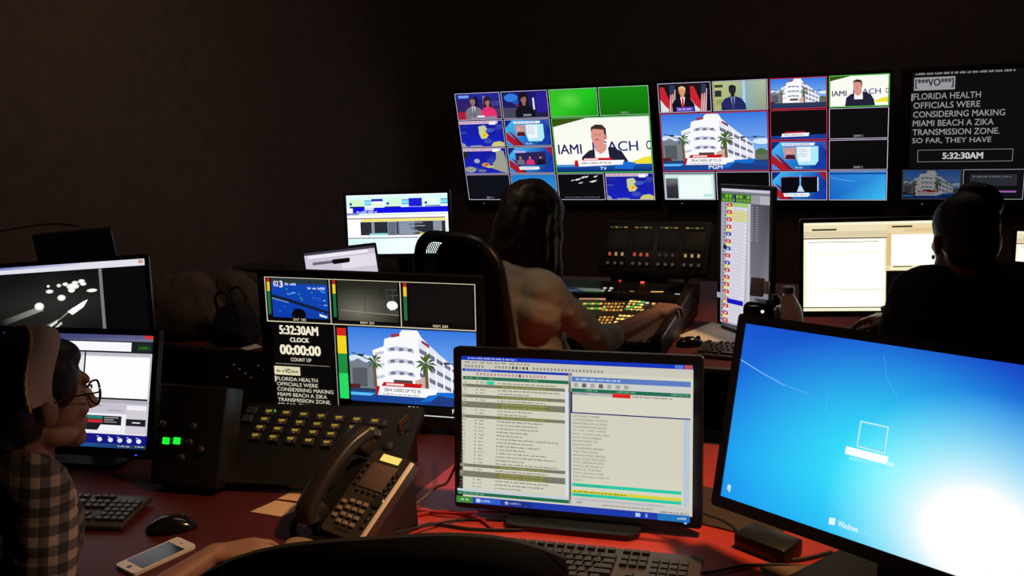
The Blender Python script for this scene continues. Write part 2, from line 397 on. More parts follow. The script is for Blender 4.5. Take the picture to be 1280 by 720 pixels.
def p_graphic(p, people=False, dark=False):
    p.quadc(0, 0, 1, 1, (70, 190, 245), (24, 50, 170), (12, 20, 90), (40, 150, 235)); p.poly([(0, .0), (.16, 0), (.0, .3)], (20, 40, 120)); p.poly([(.86, 0), (1, 0), (1, .34)], (165, 24, 44) if people or dark else (60, 80, 170))
    p.poly([(0, .45), (.34, 1), (.14, 1), (0, .78)], (170, 26, 40)); p.poly([(.04, .4), (.12, .48), (.4, 1), (.3, 1)], (120, 20, 50)); p.poly([(.7, .95), (1, .5), (1, 1)], (20, 60, 170))
    if dark:
        p.poly([(.16, .2), (.84, .16), (.84, .74), (.16, .76)], (8, 8, 14)); p.rect(.18, .17, .82, .19, (150, 30, 50)); p.rect(.51, .1, .535, .52, (90, 190, 250)); p.poly([(.5, .5), (.54, .5), (.6, .72), (.46, .72)], (190, 220, 245)); p.rect(.84, .18, .86, .7, (200, 225, 245))
        p.poly([(.2, .78), (.68, .76), (.7, .84), (.66, .9), (.22, .9)], (250, 250, 255)); p.words(.24, .64, .81, .04, (50, 50, 80), 9)
    elif people:
        p.poly([(.15, .2), (.85, .16), (.85, .68), (.15, .72)], (40, 36, 90)); q = p.t
        for xx, tp, lh, hr in ((.26, (110, 110, 130), False, (50, 40, 40)), (.48, (215, 50, 110), True, (60, 30, 26)), (.72, (22, 22, 34), True, (22, 16, 20))):
            p.poly([(xx-.1, .68), (xx-.08, .5), (xx, .44), (xx+.08, .5), (xx+.1, .68)], tp); p.ell(xx, .38, .03, .07, (180, 125, 110)); p.poly([(xx-.035, .4), (xx-.03, .3), (xx+.03, .3), (xx+.038, .4), (xx, .33)], hr)
        p.poly([(.12, .12), (.4, .12), (.38, .2), (.14, .2)], (190, 170, 230)); p.poly([(.2, .76), (.66, .76), (.68, .84), (.62, .88), (.22, .88)], (250, 250, 255)); p.words(.24, .6, .79, .04, (50, 50, 90), 4)
    else:
        p.poly([(.18, .05), (.8, .05), (.78, .14), (.2, .14)], (245, 245, 255)); p.words(.22, .7, .07, .04, (80, 60, 110), 6)
        p.poly([(.2, .2), (.45, .18), (.46, .62), (.24, .64)], (190, 150, 160)); p.poly([(.46, .18), (.86, .17), (.86, .7), (.8, .84), (.5, .84), (.46, .64)], (175, 235, 250))
        p.poly([(.47, .2), (.72, .2), (.72, .7), (.5, .74)], (238, 246, 252))
        for k in range(4): p.words(.5, .66, .26+k*.08, .03, (90, 110, 150), k)
        p.ell(.3, .36, .04, .1, (210, 160, 150)); p.ell(.38, .38, .035, .09, (200, 150, 140)); p.poly([(.24, .62), (.27, .46), (.42, .46), (.45, .62)], (70, 24, 40)); p.words(.44, .56, .9, .05, (220, 230, 255), 3)
def p_night(p):
    p.rect(0, 0, 1, 1, (12, 12, 16)); rn = random.Random(3)
    for x, y, a, b in ((.44, .2, .08, .05), (.56, .12, .05, .05), (.64, .1, .05, .04), (.84, .09, .05, .04), (.78, .28, .09, .05), (.5, .34, .06, .03), (.32, .24, .04, .03)): p.poly([(x-a, y+b*.6), (x-a*.2, y-b*.4), (x+a, y-b), (x+a*.5, y+b*.4), (x-a*.3, y+b)], (225, 228, 230))
    p.words(.12, .9, .9, .04, (120, 120, 125), 8)
def p_podium(p):
    p.rect(0, 0, 1, 1, (26, 18, 22))
    for x in (.02, .62): p.poly([(x, .1), (x+.08, .12), (x+.2, .7), (x+.18, 1), (x, .7)], (200, 36, 50)); p.poly([(x, .55), (x+.1, .8), (x+.22, 1), (x, 1)], (225, 225, 232))
    for x in (.22, .84):
        for k in range(6): p.poly([(x+.02*k, .2), (x+.02*k+.012, .2), (x+.02*k-.02, 1), (x+.02*k-.045, 1)], (215, 215, 225) if k % 2 else (190, 50, 60))
        p.poly([(x, .05), (x+.1, .05), (x+.08, .35), (x-.01, .4)], (50, 54, 90))
    p_person(p, .46, .27, 1.05, (222, 150, 110), (235, 205, 150), (18, 18, 30), shirt=(240, 240, 245), tie=(215, 30, 40))
    p.poly([(.32, .84), (.68, .84), (.66, 1), (.34, 1)], (96, 70, 190)); p.words(.36, .64, .89, .05, (225, 220, 250), 12)
def p_office(p):
    p.quadc(0, 0, 1, 1, (190, 200, 130), (150, 175, 170), (120, 150, 130), (175, 180, 110)); p.rect(.55, 0, .72, 1, (170, 210, 245)); p.quadc(.6, 0, .98, 1, (150, 180, 175), (178, 190, 150), (150, 160, 120), (130, 165, 175))
    p.rect(.02, .1, .18, .2, (60, 66, 46)); p.rect(.02, .3, .15, .52, (44, 48, 46)); p.rect(.04, .62, .2, .8, (150, 160, 90)); p.rect(.15, .88, .24, .96, (130, 50, 40))
    p_person(p, .36, .3, 1.1, (40, 34, 48), (24, 20, 30), (34, 40, 96), shirt=(130, 140, 190), tie=(60, 60, 110))
def p_doc(p):
    p.rect(0, 0, 1, 1, (205, 235, 230), (215, 240, 235)); p.rect(0, .0, 1, .06, (120, 130, 140)); p.rect(.02, .2, .27, .98, (60, 62, 70), (40, 42, 46)); p.quadc(.02, .2, .27, .5, (110, 112, 116), (120, 120, 125), (60, 60, 64), (80, 80, 84)); p.rect(.3, .12, .95, .98, (240, 252, 250)); p.rect(.78, .8, .97, .92, (190, 235, 220))
def p_desk(p): p.quadc(0, 0, 1, 1, (36, 120, 210), (50, 150, 225), (60, 190, 240), (20, 100, 200)); p.rect(0, .04, 1, .1, (20, 70, 150)); p.line([(0, .2), (.25, .3), (.45, .34)], .006, (120, 190, 240))

# ================================================================ the room
DESK = .75
WALLM = mat('dark brown fabric wall', (.085, .056, .042), .95, var=.35, scale=14, bump=.3)
WALLB = mat('near black acoustic wall', (.045, .032, .03), .95, var=.3, scale=10, bump=.3)
CARPET = mat('charcoal carpet', (.02, .018, .018), .95, var=.4, scale=300, bump=.5)
CEIL = mat('dark ceiling tile', (.05, .045, .04), .9, var=.15, scale=40)
XL, XR, YB, YF, ZC = -3.02, 2.6, 5.62, -1.2, 2.72
struct(bx('floor', (XL-.1, YF-.1, -.1), (XR+.1, YB+.1, 0), CARPET, bev=0))
struct(bx('ceiling', (XL-.1, YF-.1, ZC), (XR+.1, YB+.1, ZC+.1), CEIL, bev=0))
wl = struct(bx('wall_left', (XL-.1, YF, 0), (XL, YB, ZC), WALLM, bev=0))
wb = struct(bx('wall_back', (XL-.1, YB, 0), (XR+.1, YB+.1, ZC), WALLB, bev=0))
struct(bx('wall_right', (XR, YF, 0), (XR+.1, YB, ZC), WALLM, bev=0))
struct(bx('wall_front', (XL-.1, YF-.1, 0), (XR+.1, YF, ZC), WALLM, bev=0))
struct(bx('baseboard_left', (XL, YF, 0), (XL+.012, YB, .1), BLK, bev=.003))
struct(bx('baseboard_back', (XL+.012, YB-.012, 0), (XR, YB, .1), BLK, bev=.003))
# brown fabric panels under the wall screens, each its own panel
PANEL = mat('brown fabric panel', (.075, .042, .028), .95, var=.25, scale=30, bump=.3)
for k in range(7):
    x = XL+.03+k*.8
    struct(tag(bx('wall_panel', (x, YB-.02, .12), (x+.785, YB-.001, .98), PANEL, wb, bev=.006), None, None))

# ---- desks
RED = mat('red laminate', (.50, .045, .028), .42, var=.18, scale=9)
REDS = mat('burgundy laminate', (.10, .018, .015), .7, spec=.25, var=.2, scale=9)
EDGE = mat('black rubber edging', (.01, .01, .01), .6)
def desk(label, pts, z, top, legs, inset=None):
    c = pts[0]
    t = thing('control_desk', label, 'desk', (sum(p[0] for p in pts)/len(pts), sum(p[1] for p in pts)/len(pts), 0))
    bm = B(); prism(bm, pts, z-.028, z); obj('desk_top', bm, top, t, True, False)
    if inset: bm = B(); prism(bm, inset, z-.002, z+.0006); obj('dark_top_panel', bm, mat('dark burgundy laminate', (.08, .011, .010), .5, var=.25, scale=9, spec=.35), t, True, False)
    bm = B(); P = [V((x, y, z-.015)) for x, y in pts]; tube(bm, P+[P[0]], .017, 8, False); obj('edge_trim', bm, EDGE, t, True)
    for a, b in legs: bx('support_panel', a, b, BLK, t, None, .004, True)
    return t
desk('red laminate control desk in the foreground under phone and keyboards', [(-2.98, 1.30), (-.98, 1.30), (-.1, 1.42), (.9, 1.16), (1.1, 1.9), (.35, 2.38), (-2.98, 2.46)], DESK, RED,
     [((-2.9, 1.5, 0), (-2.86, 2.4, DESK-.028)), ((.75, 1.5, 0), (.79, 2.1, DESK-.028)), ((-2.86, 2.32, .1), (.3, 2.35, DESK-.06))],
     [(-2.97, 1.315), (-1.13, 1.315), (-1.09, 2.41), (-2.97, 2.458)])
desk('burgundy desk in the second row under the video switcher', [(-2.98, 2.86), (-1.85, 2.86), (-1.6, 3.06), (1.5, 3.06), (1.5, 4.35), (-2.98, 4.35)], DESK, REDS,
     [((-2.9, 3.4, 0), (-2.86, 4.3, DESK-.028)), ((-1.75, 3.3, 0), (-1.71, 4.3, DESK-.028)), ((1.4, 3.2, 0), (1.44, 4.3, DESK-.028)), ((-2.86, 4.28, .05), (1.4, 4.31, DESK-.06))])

# ================================================================ screens
def monitor(label, c, yaw, tilt, roll, W, H, draws, z0=DESK, bez=(.016, .016, .016, .022), dep=.035, cat='monitor', name='computer_monitor', group=None, led=None, stand=True, base=(.26, .2), plastic=None, tiles=False, foot_yaw=None, neck_back=.045):
    plastic = plastic or BLK
    M = frame_m(c, R(yaw), R(tilt), R(roll)); n = M.to_3x3() @ V((0, 0, 1))
    bc = V(c) - n*(dep+neck_back)
    t = thing(name, label, cat, (bc.x, bc.y, z0), R(yaw), group)
    l, r, tp, bt = bez
    x0, x1, y0, y1 = -W/2-l, W/2+r, -H/2-bt, H/2+tp
    bm = B(); prism(bm, rrect(x0, y0, x1, y1, .008), -dep*.45, -.0012, M)
    prism(bm, rrect(x0+.03, y0+.03, x1-.03, y1-.03, .03), -dep, -dep*.4, M); obj('back_cover', bm, plastic, t, True)
    bm = B(); o = rrect(x0, y0, x1, y1, .008, 4); i_ = rrect(-W/2, -H/2, W/2, H/2, .0005, 4)
    nn = len(o); zs = (-.001, .0045)
    ring = [[bm.verts.new((x, y, z)) for x, y in q] for q, z in ((o, zs[0]), (o, zs[1]), (i_, zs[1]-.001), (i_, zs[0]))]
    for a, b in zip(ring, ring[1:]+ring[:1]):
        for k in range(nn): bm.faces.new((a[k], a[(k+1) % nn], b[(k+1) % nn], b[k]))
    bmesh.ops.transform(bm, matrix=M, verts=bm.verts[:]); obj('bezel', bm, plastic, t, True)
    s = bx('screen', (-W/2, -H/2, -.0008), (W/2, H/2, .0003), GLOSS, t, M, 0, True)
    if tiles:
        for (u0, v0, u1, v1, fn) in draws:
            p = Pic(W, H); p.sub(u0, v0, u1, v1); fn(p); p.build('video_tile', s, M)
    else:
        p = Pic(W, H); draws(p); p.build('screen_picture', s, M)
    if led: bx('power_light', (led[0]-.003, -H/2-bt*.6-.0015, .0045), (led[0]+.003, -H/2-bt*.6+.0015, .006), ledmat(*led[1]), t, M, .0004, True)
    if stand:
        fy = foot_yaw if foot_yaw is not None else R(yaw)
        F = Matrix.Translation((bc.x, bc.y, z0)) @ Matrix.Rotation(fy, 4, 'Z')
        bm = B(); zc = c[2]-z0
        box(bm, (-.035, -.012, .008), (.035, .014, max(zc, .06)), F, .006); box(bm, (-.045, -.03, zc-.05), (.045, .012, zc+.05), F, .008); obj('stand_neck', bm, plastic, t, True)
        bm = B(); prism(bm, rrect(-base[0]/2, -base[1]*.62, base[0]/2, base[1]*.38, .03), 0.0005, .014, F); obj('stand_foot', bm, plastic, t, True)
    return t, M

CELL = [(c/4, r/4) for r in range(4) for c in range(4)]
def framed(fn, border=(205, 195, 225), wd=.018):
    def g(p):
        t = p.t; p.border(0, 0, 1, 1, wd if t[2] < .3 else wd*.55, border)
        e = .012 if t[2] < .3 else .007
        p.sub(t[0]+t[2]*e*1.6, t[1]+t[3]*e*2.2, t[0]+t[2]*(1-e*1.6), t[1]+t[3]*(1-e*2.2)); fn(p)
    return g
def tile(c, r, fn, w=1, h=1, border=(205, 195, 225), gap=.004):
    return (c/4+gap, r/4+gap, (c+w)/4-gap, (r+h)/4-gap, framed(fn, border))
def solid(a, b=None, word=None):
    def g(p):
        p.rect(0, 0, 1, 1, a, b or a)
        if word: p.txt(word, .42, .9, .58, .97, (170, 170, 175), .01)
    return g
GRN = (96, 240, 90); REDB = (225, 60, 90)
tv1 = [tile(0, 0, p_studio), tile(1, 0, p_guest), tile(2, 0, lambda p: (p.quadc(0, 0, 1, 1, (60, 190, 40), (30, 200, 30), (20, 150, 20), (50, 200, 40)), p.ell(.4, .4, .3, .35, (90, 215, 70), c2=(52, 192, 40))), border=(170, 225, 180)), tile(3, 0, solid((20, 140, 14), (14, 112, 10), 'CAM 2'), border=(170, 225, 180)),
       tile(0, 1, p_map), tile(1, 1, p_graphic), tile(2, 1, lambda p: p_beach(p, True, 'TV'), 2, 2, GRN),
       tile(0, 2, lambda p: p_map(p, 1)), tile(1, 2, lambda p: p_graphic(p, True)),
       tile(0, 3, solid((14, 16, 24), None, 'SRV 1')), tile(1, 3, solid((30, 120, 200), (50, 160, 225))), tile(2, 3, p_night), tile(3, 3, p_map)]
def p_lowthird(p):
    p.rect(0, 0, 1, 1, (12, 10, 12)); p.poly([(0, .88), (1, .84), (1, 1), (0, 1)], (20, 60, 150)); p.poly([(.26, .74), (.62, .73), (.62, .8), (.24, .8)], (170, 30, 40)); p.poly([(.2, .8), (.7, .78), (.68, .9), (.18, .92)], (245, 245, 250)); p.words(.24, .6, .83, .04, (60, 60, 90), 5)
tv2 = [tile(0, 0, p_podium), tile(1, 0, p_office), tile(2, 0, lambda p: p_building(p, False), border=REDB), tile(3, 0, lambda p: p_beach(p, False), border=GRN),
       tile(0, 1, lambda p: p_building(p, True, 'PGM'), 2, 2, REDB), tile(2, 1, p_lowthird, border=REDB), tile(3, 1, solid((10, 9, 11), None, 'SWMT 3')),
       tile(2, 2, p_graphic, border=REDB), tile(3, 2, solid((10, 9, 11), None, 'SWMT 2')),
       tile(0, 3, p_doc), tile(1, 3, solid((6, 6, 9))), tile(2, 3, lambda p: p_graphic(p, False, True)), tile(3, 3, p_desk)]
LINES = ['FLORIDA HEALTH', 'OFFICIALS WERE', 'CONSIDERING MAKING', 'MIAMI BEACH A ZIKA', 'TRANSMISSION ZONE.', 'SO FAR, THEY HAVE']
def p_prompt(p, k=1.0):
    g = (int(150*k),)*3
    p.rect(0, 0, 1, 1, (10, 10, 13))
    p.words(.03, .86, .01, .02, g, 2); p.rect(.02, .055, .37, .185, (int(150*k), int(150*k), int(155*k))); p.txt('[***VO***]', .03, .07, .355, .165, (22, 22, 26), .012); p.rect(-.0, .215, .012, .29, (int(160*k),)*3)
    for i, (s, e) in enumerate(zip(LINES, (.59, .59, .80, .71, .765, .70))): p.txt(s, .02, .215+i*.092, e, .215+i*.092+.062, g, .002)
    p.border(.07, .80, .89, .93, .006, (120, 120, 122)); p.txt('5:32:30AM', .29, .835, .635, .90, (190, 190, 192), .03)
def p_wave(p):
    p.rect(0, 0, 1, 1, (14, 14, 20)); p.rect(.1, .15, .9, .55, (40, 42, 50)); p.words(.15, .8, .2, .05, (110, 110, 120), 3); p.rect(.15, .72, .9, .78, (150, 90, 170)); p.rect(.3, .72, .5, .78, (90, 110, 220))
grey = (70, 70, 78)
tv3 = [(.03, .01, .472, .745, p_prompt),
       (.48, .004, .746, .246, framed(solid((12, 12, 16)), grey)), (.754, .004, .996, .246, framed(solid((12, 12, 16)), grey)),
       (.48, .254, .746, .496, framed(solid((12, 12, 16)), grey)), (.754, .254, .996, .496, framed(solid((12, 12, 16)), grey)),
       (.48, .504, .746, .746, framed(solid((12, 12, 16)), grey)), (.754, .504, .996, .746, framed(solid((12, 12, 16)), grey)),
       (.004, .754, .236, .99, framed(lambda p: p_building(p, True, None, .22), grey)), (.242, .754, .472, .99, framed(p_wave, (150, 150, 155))),
       (.48, .754, .746, .99, framed(solid((12, 12, 16)), grey)), (.754, .754, .996, .99, framed(solid((12, 12, 16)), grey))]
TVS = []
for k, (cx, cy, cz, yw, ti, dr, lb, d) in enumerate(((-2.066, 5.454, 1.294, 1.1, -10.3, tv1, 'left wall screen of three, with green tiles and a man in white shirt', 0),
                        (-.796, 5.415, 1.301, 0, -11.0, tv2, 'middle wall screen of three, with red-framed picture of white hotel', 0),
                        (.478, 5.40, 1.305, -.6, -11.0, tv3, 'rightmost wall screen of three, dark with prompter text', 0))):
    t, M = monitor(lb, (cx, cy, cz), yw, ti, 0, 1.21, .68, dr, z0=cz, bez=(.013, .013, .013, .03), dep=.045, cat='television', name='wall_television', group=None, stand=False, tiles=True, led=(-.5, ('white dot', (160, 160, 170))))
    bm = B(); box(bm, (cx-.15, cy+.04, cz-.16), (cx+.15, YB, cz+.1), None, .004); obj('wall_bracket', bm, STEEL, t, True)
    TVS.append(t)

# ---- large multiview monitor behind the phone
def m_hall(p): # blue planner map
    p.rect(0, 0, 1, 1, (16, 70, 180), (14, 60, 170)); rn = random.Random(2)
    p.rect(0, 0, 1, .14, (40, 54, 60))
    for k in range(26): x, y = rn.uniform(.05, .92), rn.uniform(.25, .85); p.rect(x, y, x+rn.uniform(.02, .07), y+.03, rn.choice(((60, 150, 220), (40, 160, 150), (120, 180, 240), (30, 90, 200))))
    p.txt('3', .15, .08, .2, .24, (235, 240, 250), .03); p.txt('02', .04, .08, .13, .22, (220, 200, 230), .02); p.words(.25, .45, .12, .06, (200, 220, 250), 3); p.words(.65, .98, .2, .06, (210, 225, 250), 4)
    p.poly([(0, .42), (.3, .52), (1, .8), (1, .87), (.3, .6), (0, .5)], (20, 30, 50)); p.poly([(.0, .5), (.3, .6), (.3, .63), (0, .53)], (110, 150, 200))
    p.ell(.47, .92, .13, .17, (8, 8, 10)); p.poly([(.84, .87), (.98, .93), (.96, .97), (.84, .93)], (220, 240, 250))
def m_cam(p):
    def f(u, v): return mix((38, 38, 32), (120, 118, 104), max(0, 1-math.hypot((u-.35)*1.1, (v-.75)*1.2)*1.3))
    p.field(f, 14, 9)
    p.line([(.42, .2), (.46, .55), (.44, .78)], .008, (60, 58, 50)); p.line([(.05, .75), (1, .82)], .01, (140, 138, 122)); p.line([(.1, .25), (.9, .2)], .004, (66, 64, 58))
    for a, b in (((.72, .2), (.98, .2)), ((.8, .1), (.84, .5)), ((.9, .08), (.92, .5)), ((.7, .35), (1, .33)), ((.86, .44), (.7, .52))): p.line([a, b], .012, (28, 28, 26), (90, 90, 84))
    p.ell(.9, .58, .09, .11, (250, 250, 246)); p.rect(.86, .64, .9, .72, (235, 235, 230)); p.rect(.8, .7, 1, .8, (70, 70, 62))
def meter(p, x0, x1, y0, y1):
    h = y1-y0
    p.rect(x0, y0, x1, y0+h*.11, (190, 40, 30)); p.rect(x0, y0+h*.11, x1, y0+h*.36, (236, 200, 40)); p.rect(x0, y0+h*.36, x1, y1, (30, 110, 62))
def tile_with_meter(fn, word):
    def g(p):
        t = p.t; p.rect(0, 0, 1, 1, (8, 7, 8)); meter(p, .03, .075, .03, .86)
        p.txt(word, .42, .93, .62, .985, (220, 205, 170), .01)
        if fn: p.sub(t[0]+t[2]*.1, t[1]+t[3]*.02, t[0]+t[2]*.985, t[1]+t[3]*.92); fn(p)
        else: p.rect(.12, .05, .96, .88, (15, 13, 13))
    return g
def m_left(p):
    y = (240, 232, 205); p.rect(0, 0, 1, 1, (7, 6, 7))
    p.txt('5:32:30AM', .12, .03, .75, .13, y, .03); p.txt('CLOCK', .29, .165, .6, .215, y, .03); p.txt('00:00:00', .11, .255, .77, .365, y, .035); p.txt('COUNT UP', .28, .40, .62, .44, (200, 190, 165), .025)
    p.words(.02, .92, .47, .01, (170, 165, 150), 2); p.rect(.0, .505, .43, .605, (222, 216, 176)); p.words(.04, .17, .545, .03, (60, 56, 40), 3); p.txt('VO', .18, .53, .27, .585, (50, 46, 34), .02); p.words(.29, .4, .545, .03, (60, 56, 40), 5)
    p.rect(-.0, .62, .02, .69, (230, 224, 200))
    for i, (s, e) in enumerate(zip(LINES, (.71, .71, .96, .85, .91, .85))): p.txt(s, .03, .63+i*.062, e, .63+i*.062+.043, (222, 214, 192), .004)
def m_bar(p): p.rect(0, 0, 1, .11, (206, 40, 30)); p.rect(0, .11, 1, .36, (240, 214, 30)); p.rect(0, .36, 1, .64, (30, 140, 66)); p.rect(0, .64, 1, 1, (36, 220, 100))
def m_foot(p): p.rect(0, 0, 1, 1, (8, 7, 8)); p.txt('QC-5', .45, .1, .535, .5, (225, 225, 220), .02); p.txt('PCR', .80, .1, .87, .48, (225, 225, 220), .02); p.rect(.55, .78, 1, .86, (225, 225, 225))
LN = (215, 205, 175)
mt = [(0, 0, .312, .328, lambda p: (tile_with_meter(m_hall, 'SAT 102')(p))), (.322, 0, .648, .328, tile_with_meter(m_cam, 'REM 201')), (.658, 0, 1, .328, tile_with_meter(None, 'REM 200')),
      (.02, .345, .322, 1, m_left), (.342, .36, .386, .895, m_bar), (.396, .348, .998, .905, lambda p: p_building(p)), (.396, .915, 1, 1, m_foot)]
def grid_lines(W, H, M, s):
    p = Pic(W, H, .0025)
    for a in (0, .317, .653, .996): p.rect(a, 0, a+.004, .335, LN)
    p.rect(0, 0, 1, .005, LN); p.rect(0, .33, 1, .337, LN); p.rect(.33, .33, .334, .985, (150, 146, 140))
    p.build('tile_borders', s, M)
MC = V((-1.183, 1.863, 1.121)); f_ = .62/.518; MC = CAM+(MC-CAM)*f_
t, M = monitor('large black multi-picture monitor with clock, prompter text and white hotel', MC, 9.4, .8, -2.0, .62, .388, mt, tiles=True, bez=(.02, .02, .02, .028), dep=.05)
grid_lines(.62, .388, M, [c for c in t.children if c.name.startswith('screen')][0])

# ---- near rundown monitor
def p_rundown(p):
    cr = (218, 216, 196); gy = (124, 124, 108)
    p.rect(0, 0, 1, 1, cr); p.rect(0, 0, 1, .03, (22, 56, 190)); p.words(.03, .25, .008, .012, (190, 205, 240), 4); p.rect(.965, .003, .995, .027, (205, 80, 70)); p.rect(.925, .003, .96, .027, (90, 120, 220))
    p.rect(0, .03, 1, .085, (208, 206, 190))
    for k in range(9): p.words(.015+k*.034, .015+k*.034+.024, .037, .01, (60, 60, 60), k)
    for k in range(40):
        if k not in (6, 7, 8, 19): c = (60, 60, 60) if k in (14, 15, 17, 18) else (150, 148, 140); p.rect(.015+k*.0155, .06, .024+k*.0155, .078, c)
    p.rect(.005, .087, .495, .105, (22, 60, 180)); p.words(.02, .14, .09, .01, (170, 190, 240), 8); p.rect(.48, .09, .492, .103, (200, 120, 120))
    p.rect(.005, .105, .495, .14, (214, 214, 204))
    for k in range(20): p.rect(.07+k*.016, .113, .08+k*.016, .132, (196, 150, 150) if k != 12 else (60, 60, 70))
    p.rect(.008, .14, .482, .163, (28, 112, 84))
    for x0, x1 in ((.02, .05), (.07, .09), (.13, .15), (.31, .35)): p.words(x0, x1, .146, .01, (150, 180, 120), 3)
    y = .168; rows = 'r g r r g r d r r g'.split()+['r']*13+'g r d r r r'.split(); n = 0
    for kk, q in enumerate(rows):
        h = .0238 if q != 'd' else .044
        if q == 'r':
            p.rect(.008, y+h-.0012, .482, y+h, (192, 190, 174)); p.words(.012, .028, y+.008, .008, (110, 110, 100), kk); p.rect(.07, y+.008, .077, y+.016, (130, 130, 118)); p.words(.088, .112, y+.008, .009, (110, 110, 100), kk+9)
            p.words(.17, .182, y+.008, .009, (90, 90, 80), kk+3); p.words(.185, .185+.27*random.Random(kk).uniform(.3, 1), y+.008, .0095, (78, 78, 70), kk)
            if kk == 0: p.rect(.118, y, .153, y+h, (40, 214, 170))
        else:
            p.rect(.008, y+.001, .482, y+h-.001, gy)
            p.rect(.17, y+.002, .40, y+h-.002, (122, 122, 72))
            for j in range(2 if q == 'd' else 1): p.words(.19, .39, y+.007+j*.021, .010, (170, 170, 110), kk+j)
            p.words(.012, .028, y+.008, .008, (190, 190, 180), kk)
        y += h
    p.rect(.482, .165, .495, .91, (222, 228, 240)); p.rect(.0, .908, .50, .925, (200, 212, 222)); p.rect(0, .927, .505, .95, (24, 112, 84)); p.words(.01, .12, .933, .01, (130, 190, 150), 3)
    p.rect(.497, .085, .507, .95, (150, 150, 150)); p.rect(.502, .13, .507, .925, (70, 70, 78))
    p.rect(.51, .09, .998, .125, (92, 128, 200)); p.words(.53, .72, .1, .013, (210, 222, 245), 3); p.rect(.51, .125, .998, .168, (212, 214, 210))
    for k in range(7): p.rect(.52+k*.035, .133, .538+k*.035, .16, (100, 100, 100) if k in (1, 3) else (170, 170, 165))
    p.rect(.51, .168, .998, .19, (24, 112, 84)); p.words(.57, .62, .173, .01, (130, 190, 140), 2); p.words(.7, .78, .173, .01, (130, 190, 140), 2); p.words(.92, .99, .173, .01, (130, 190, 140), 2)
    p.rect(.508, .19, .998, .335, (30, 44, 120)); p.rect(.514, .193, .998, .327, (222, 220, 202)); p.rect(.514, .193, .69, .213, (190, 190, 184)); p.rect(.682, .19, .757, .217, (226, 40, 36)); p.words(.515, .58, .197, .009, (90, 90, 90), 5); p.words(.762, .93, .2, .01, (90, 90, 90), 6)
    tw = ['OFFICIALS WERE', 'CONSIDERING MAKING', 'MIAMI BEACH A ZIKA', 'TRANSMISSION ZONE.', 'SO FAR, THEY HAVE', 'NOT... WITH THE CDC', 'AND THE FLORIDA', 'DEPARTMENT OF', 'HEALTH NOT', 'CONFIRMING WHERE', 'THE TWO CASES', 'ORIGINATED. BEING', 'ALSO LOOKS AROUND', 'THAT DESIGNATION', 'WOULD BE WHAT IT', 'IMPACTS THE BIG', 'TWO CRUCIAL CASE', 'WE CONTINUE ANALYST', 'TODAY']
    for i, s_ in enumerate(tw): yy = .345+i*.0238; p.txt(s_, .515, yy, .515+.0082*len(s_), yy+.0135, (105, 104, 92), -.002)
    p.rect(.972, .335, .996, .9, (190, 204, 226))
    p.rect(.512, .803, .965, .825, (40, 208, 172)); p.words(.53, .64, .81, .009, (60, 130, 110), 3); p.rect(.512, .848, .965, .868, (222, 216, 60)); p.words(.52, .74, .853, .01, (90, 90, 40), 3); p.rect(.512, .868, .965, .89, (40, 208, 172)); p.words(.53, .6, .875, .009, (60, 130, 110), 3)
    p.rect(.508, .9, .998, .955, (208, 208, 202)); p.rect(.53, .9, .9, .915, (190, 192, 200)); p.words(.53, .56, .925, .01, (110, 110, 100), 2); p.words(.64, .85, .93, .01, (130, 130, 120), 2); p.words(.88, .995, .94, .01, (90, 90, 90), 2)
    p.rect(0, .955, 1, 1, (24, 60, 176)); p.rect(0, .955, .075, 1, (60, 140, 60)); p.words(.02, .055, .968, .016, (200, 235, 200), 1); p.rect(.085, .96, .2, .995, (40, 96, 210)); p.rect(.215, .96, .34, .995, (26, 50, 140)); p.rect(.09, .965, .11, .99, (190, 210, 240)); p.words(.115, .16, .97, .014, (180, 200, 240), 2); p.rect(.22, .967, .235, .988, (170, 180, 210)); p.words(.24, .29, .97, .014, (150, 170, 220), 2)
    p.rect(.87, .957, 1, 1, (30, 120, 190)); p.rect(.78, .965, .8, .99, (180, 210, 240)); p.rect(.82, .965, .83, .99, (120, 160, 220)); p.words(.95, .985, .97, .014, (190, 220, 240), 2)
f_ = .518/.474; NC = CAM+(V((-.632, 1.715, 1.021))-CAM)*f_
monitor('black monitor in the centre foreground showing rundown table and script text', NC, 5.5, 8.3, 0, .518, .324, lambda p: (setattr(p, 'k', .92), p_rundown(p)), bez=(.018, .020, .020, .024), dep=.04, base=(.30, .26), led=(.245, ('blue dot', (90, 150, 255, 2))))

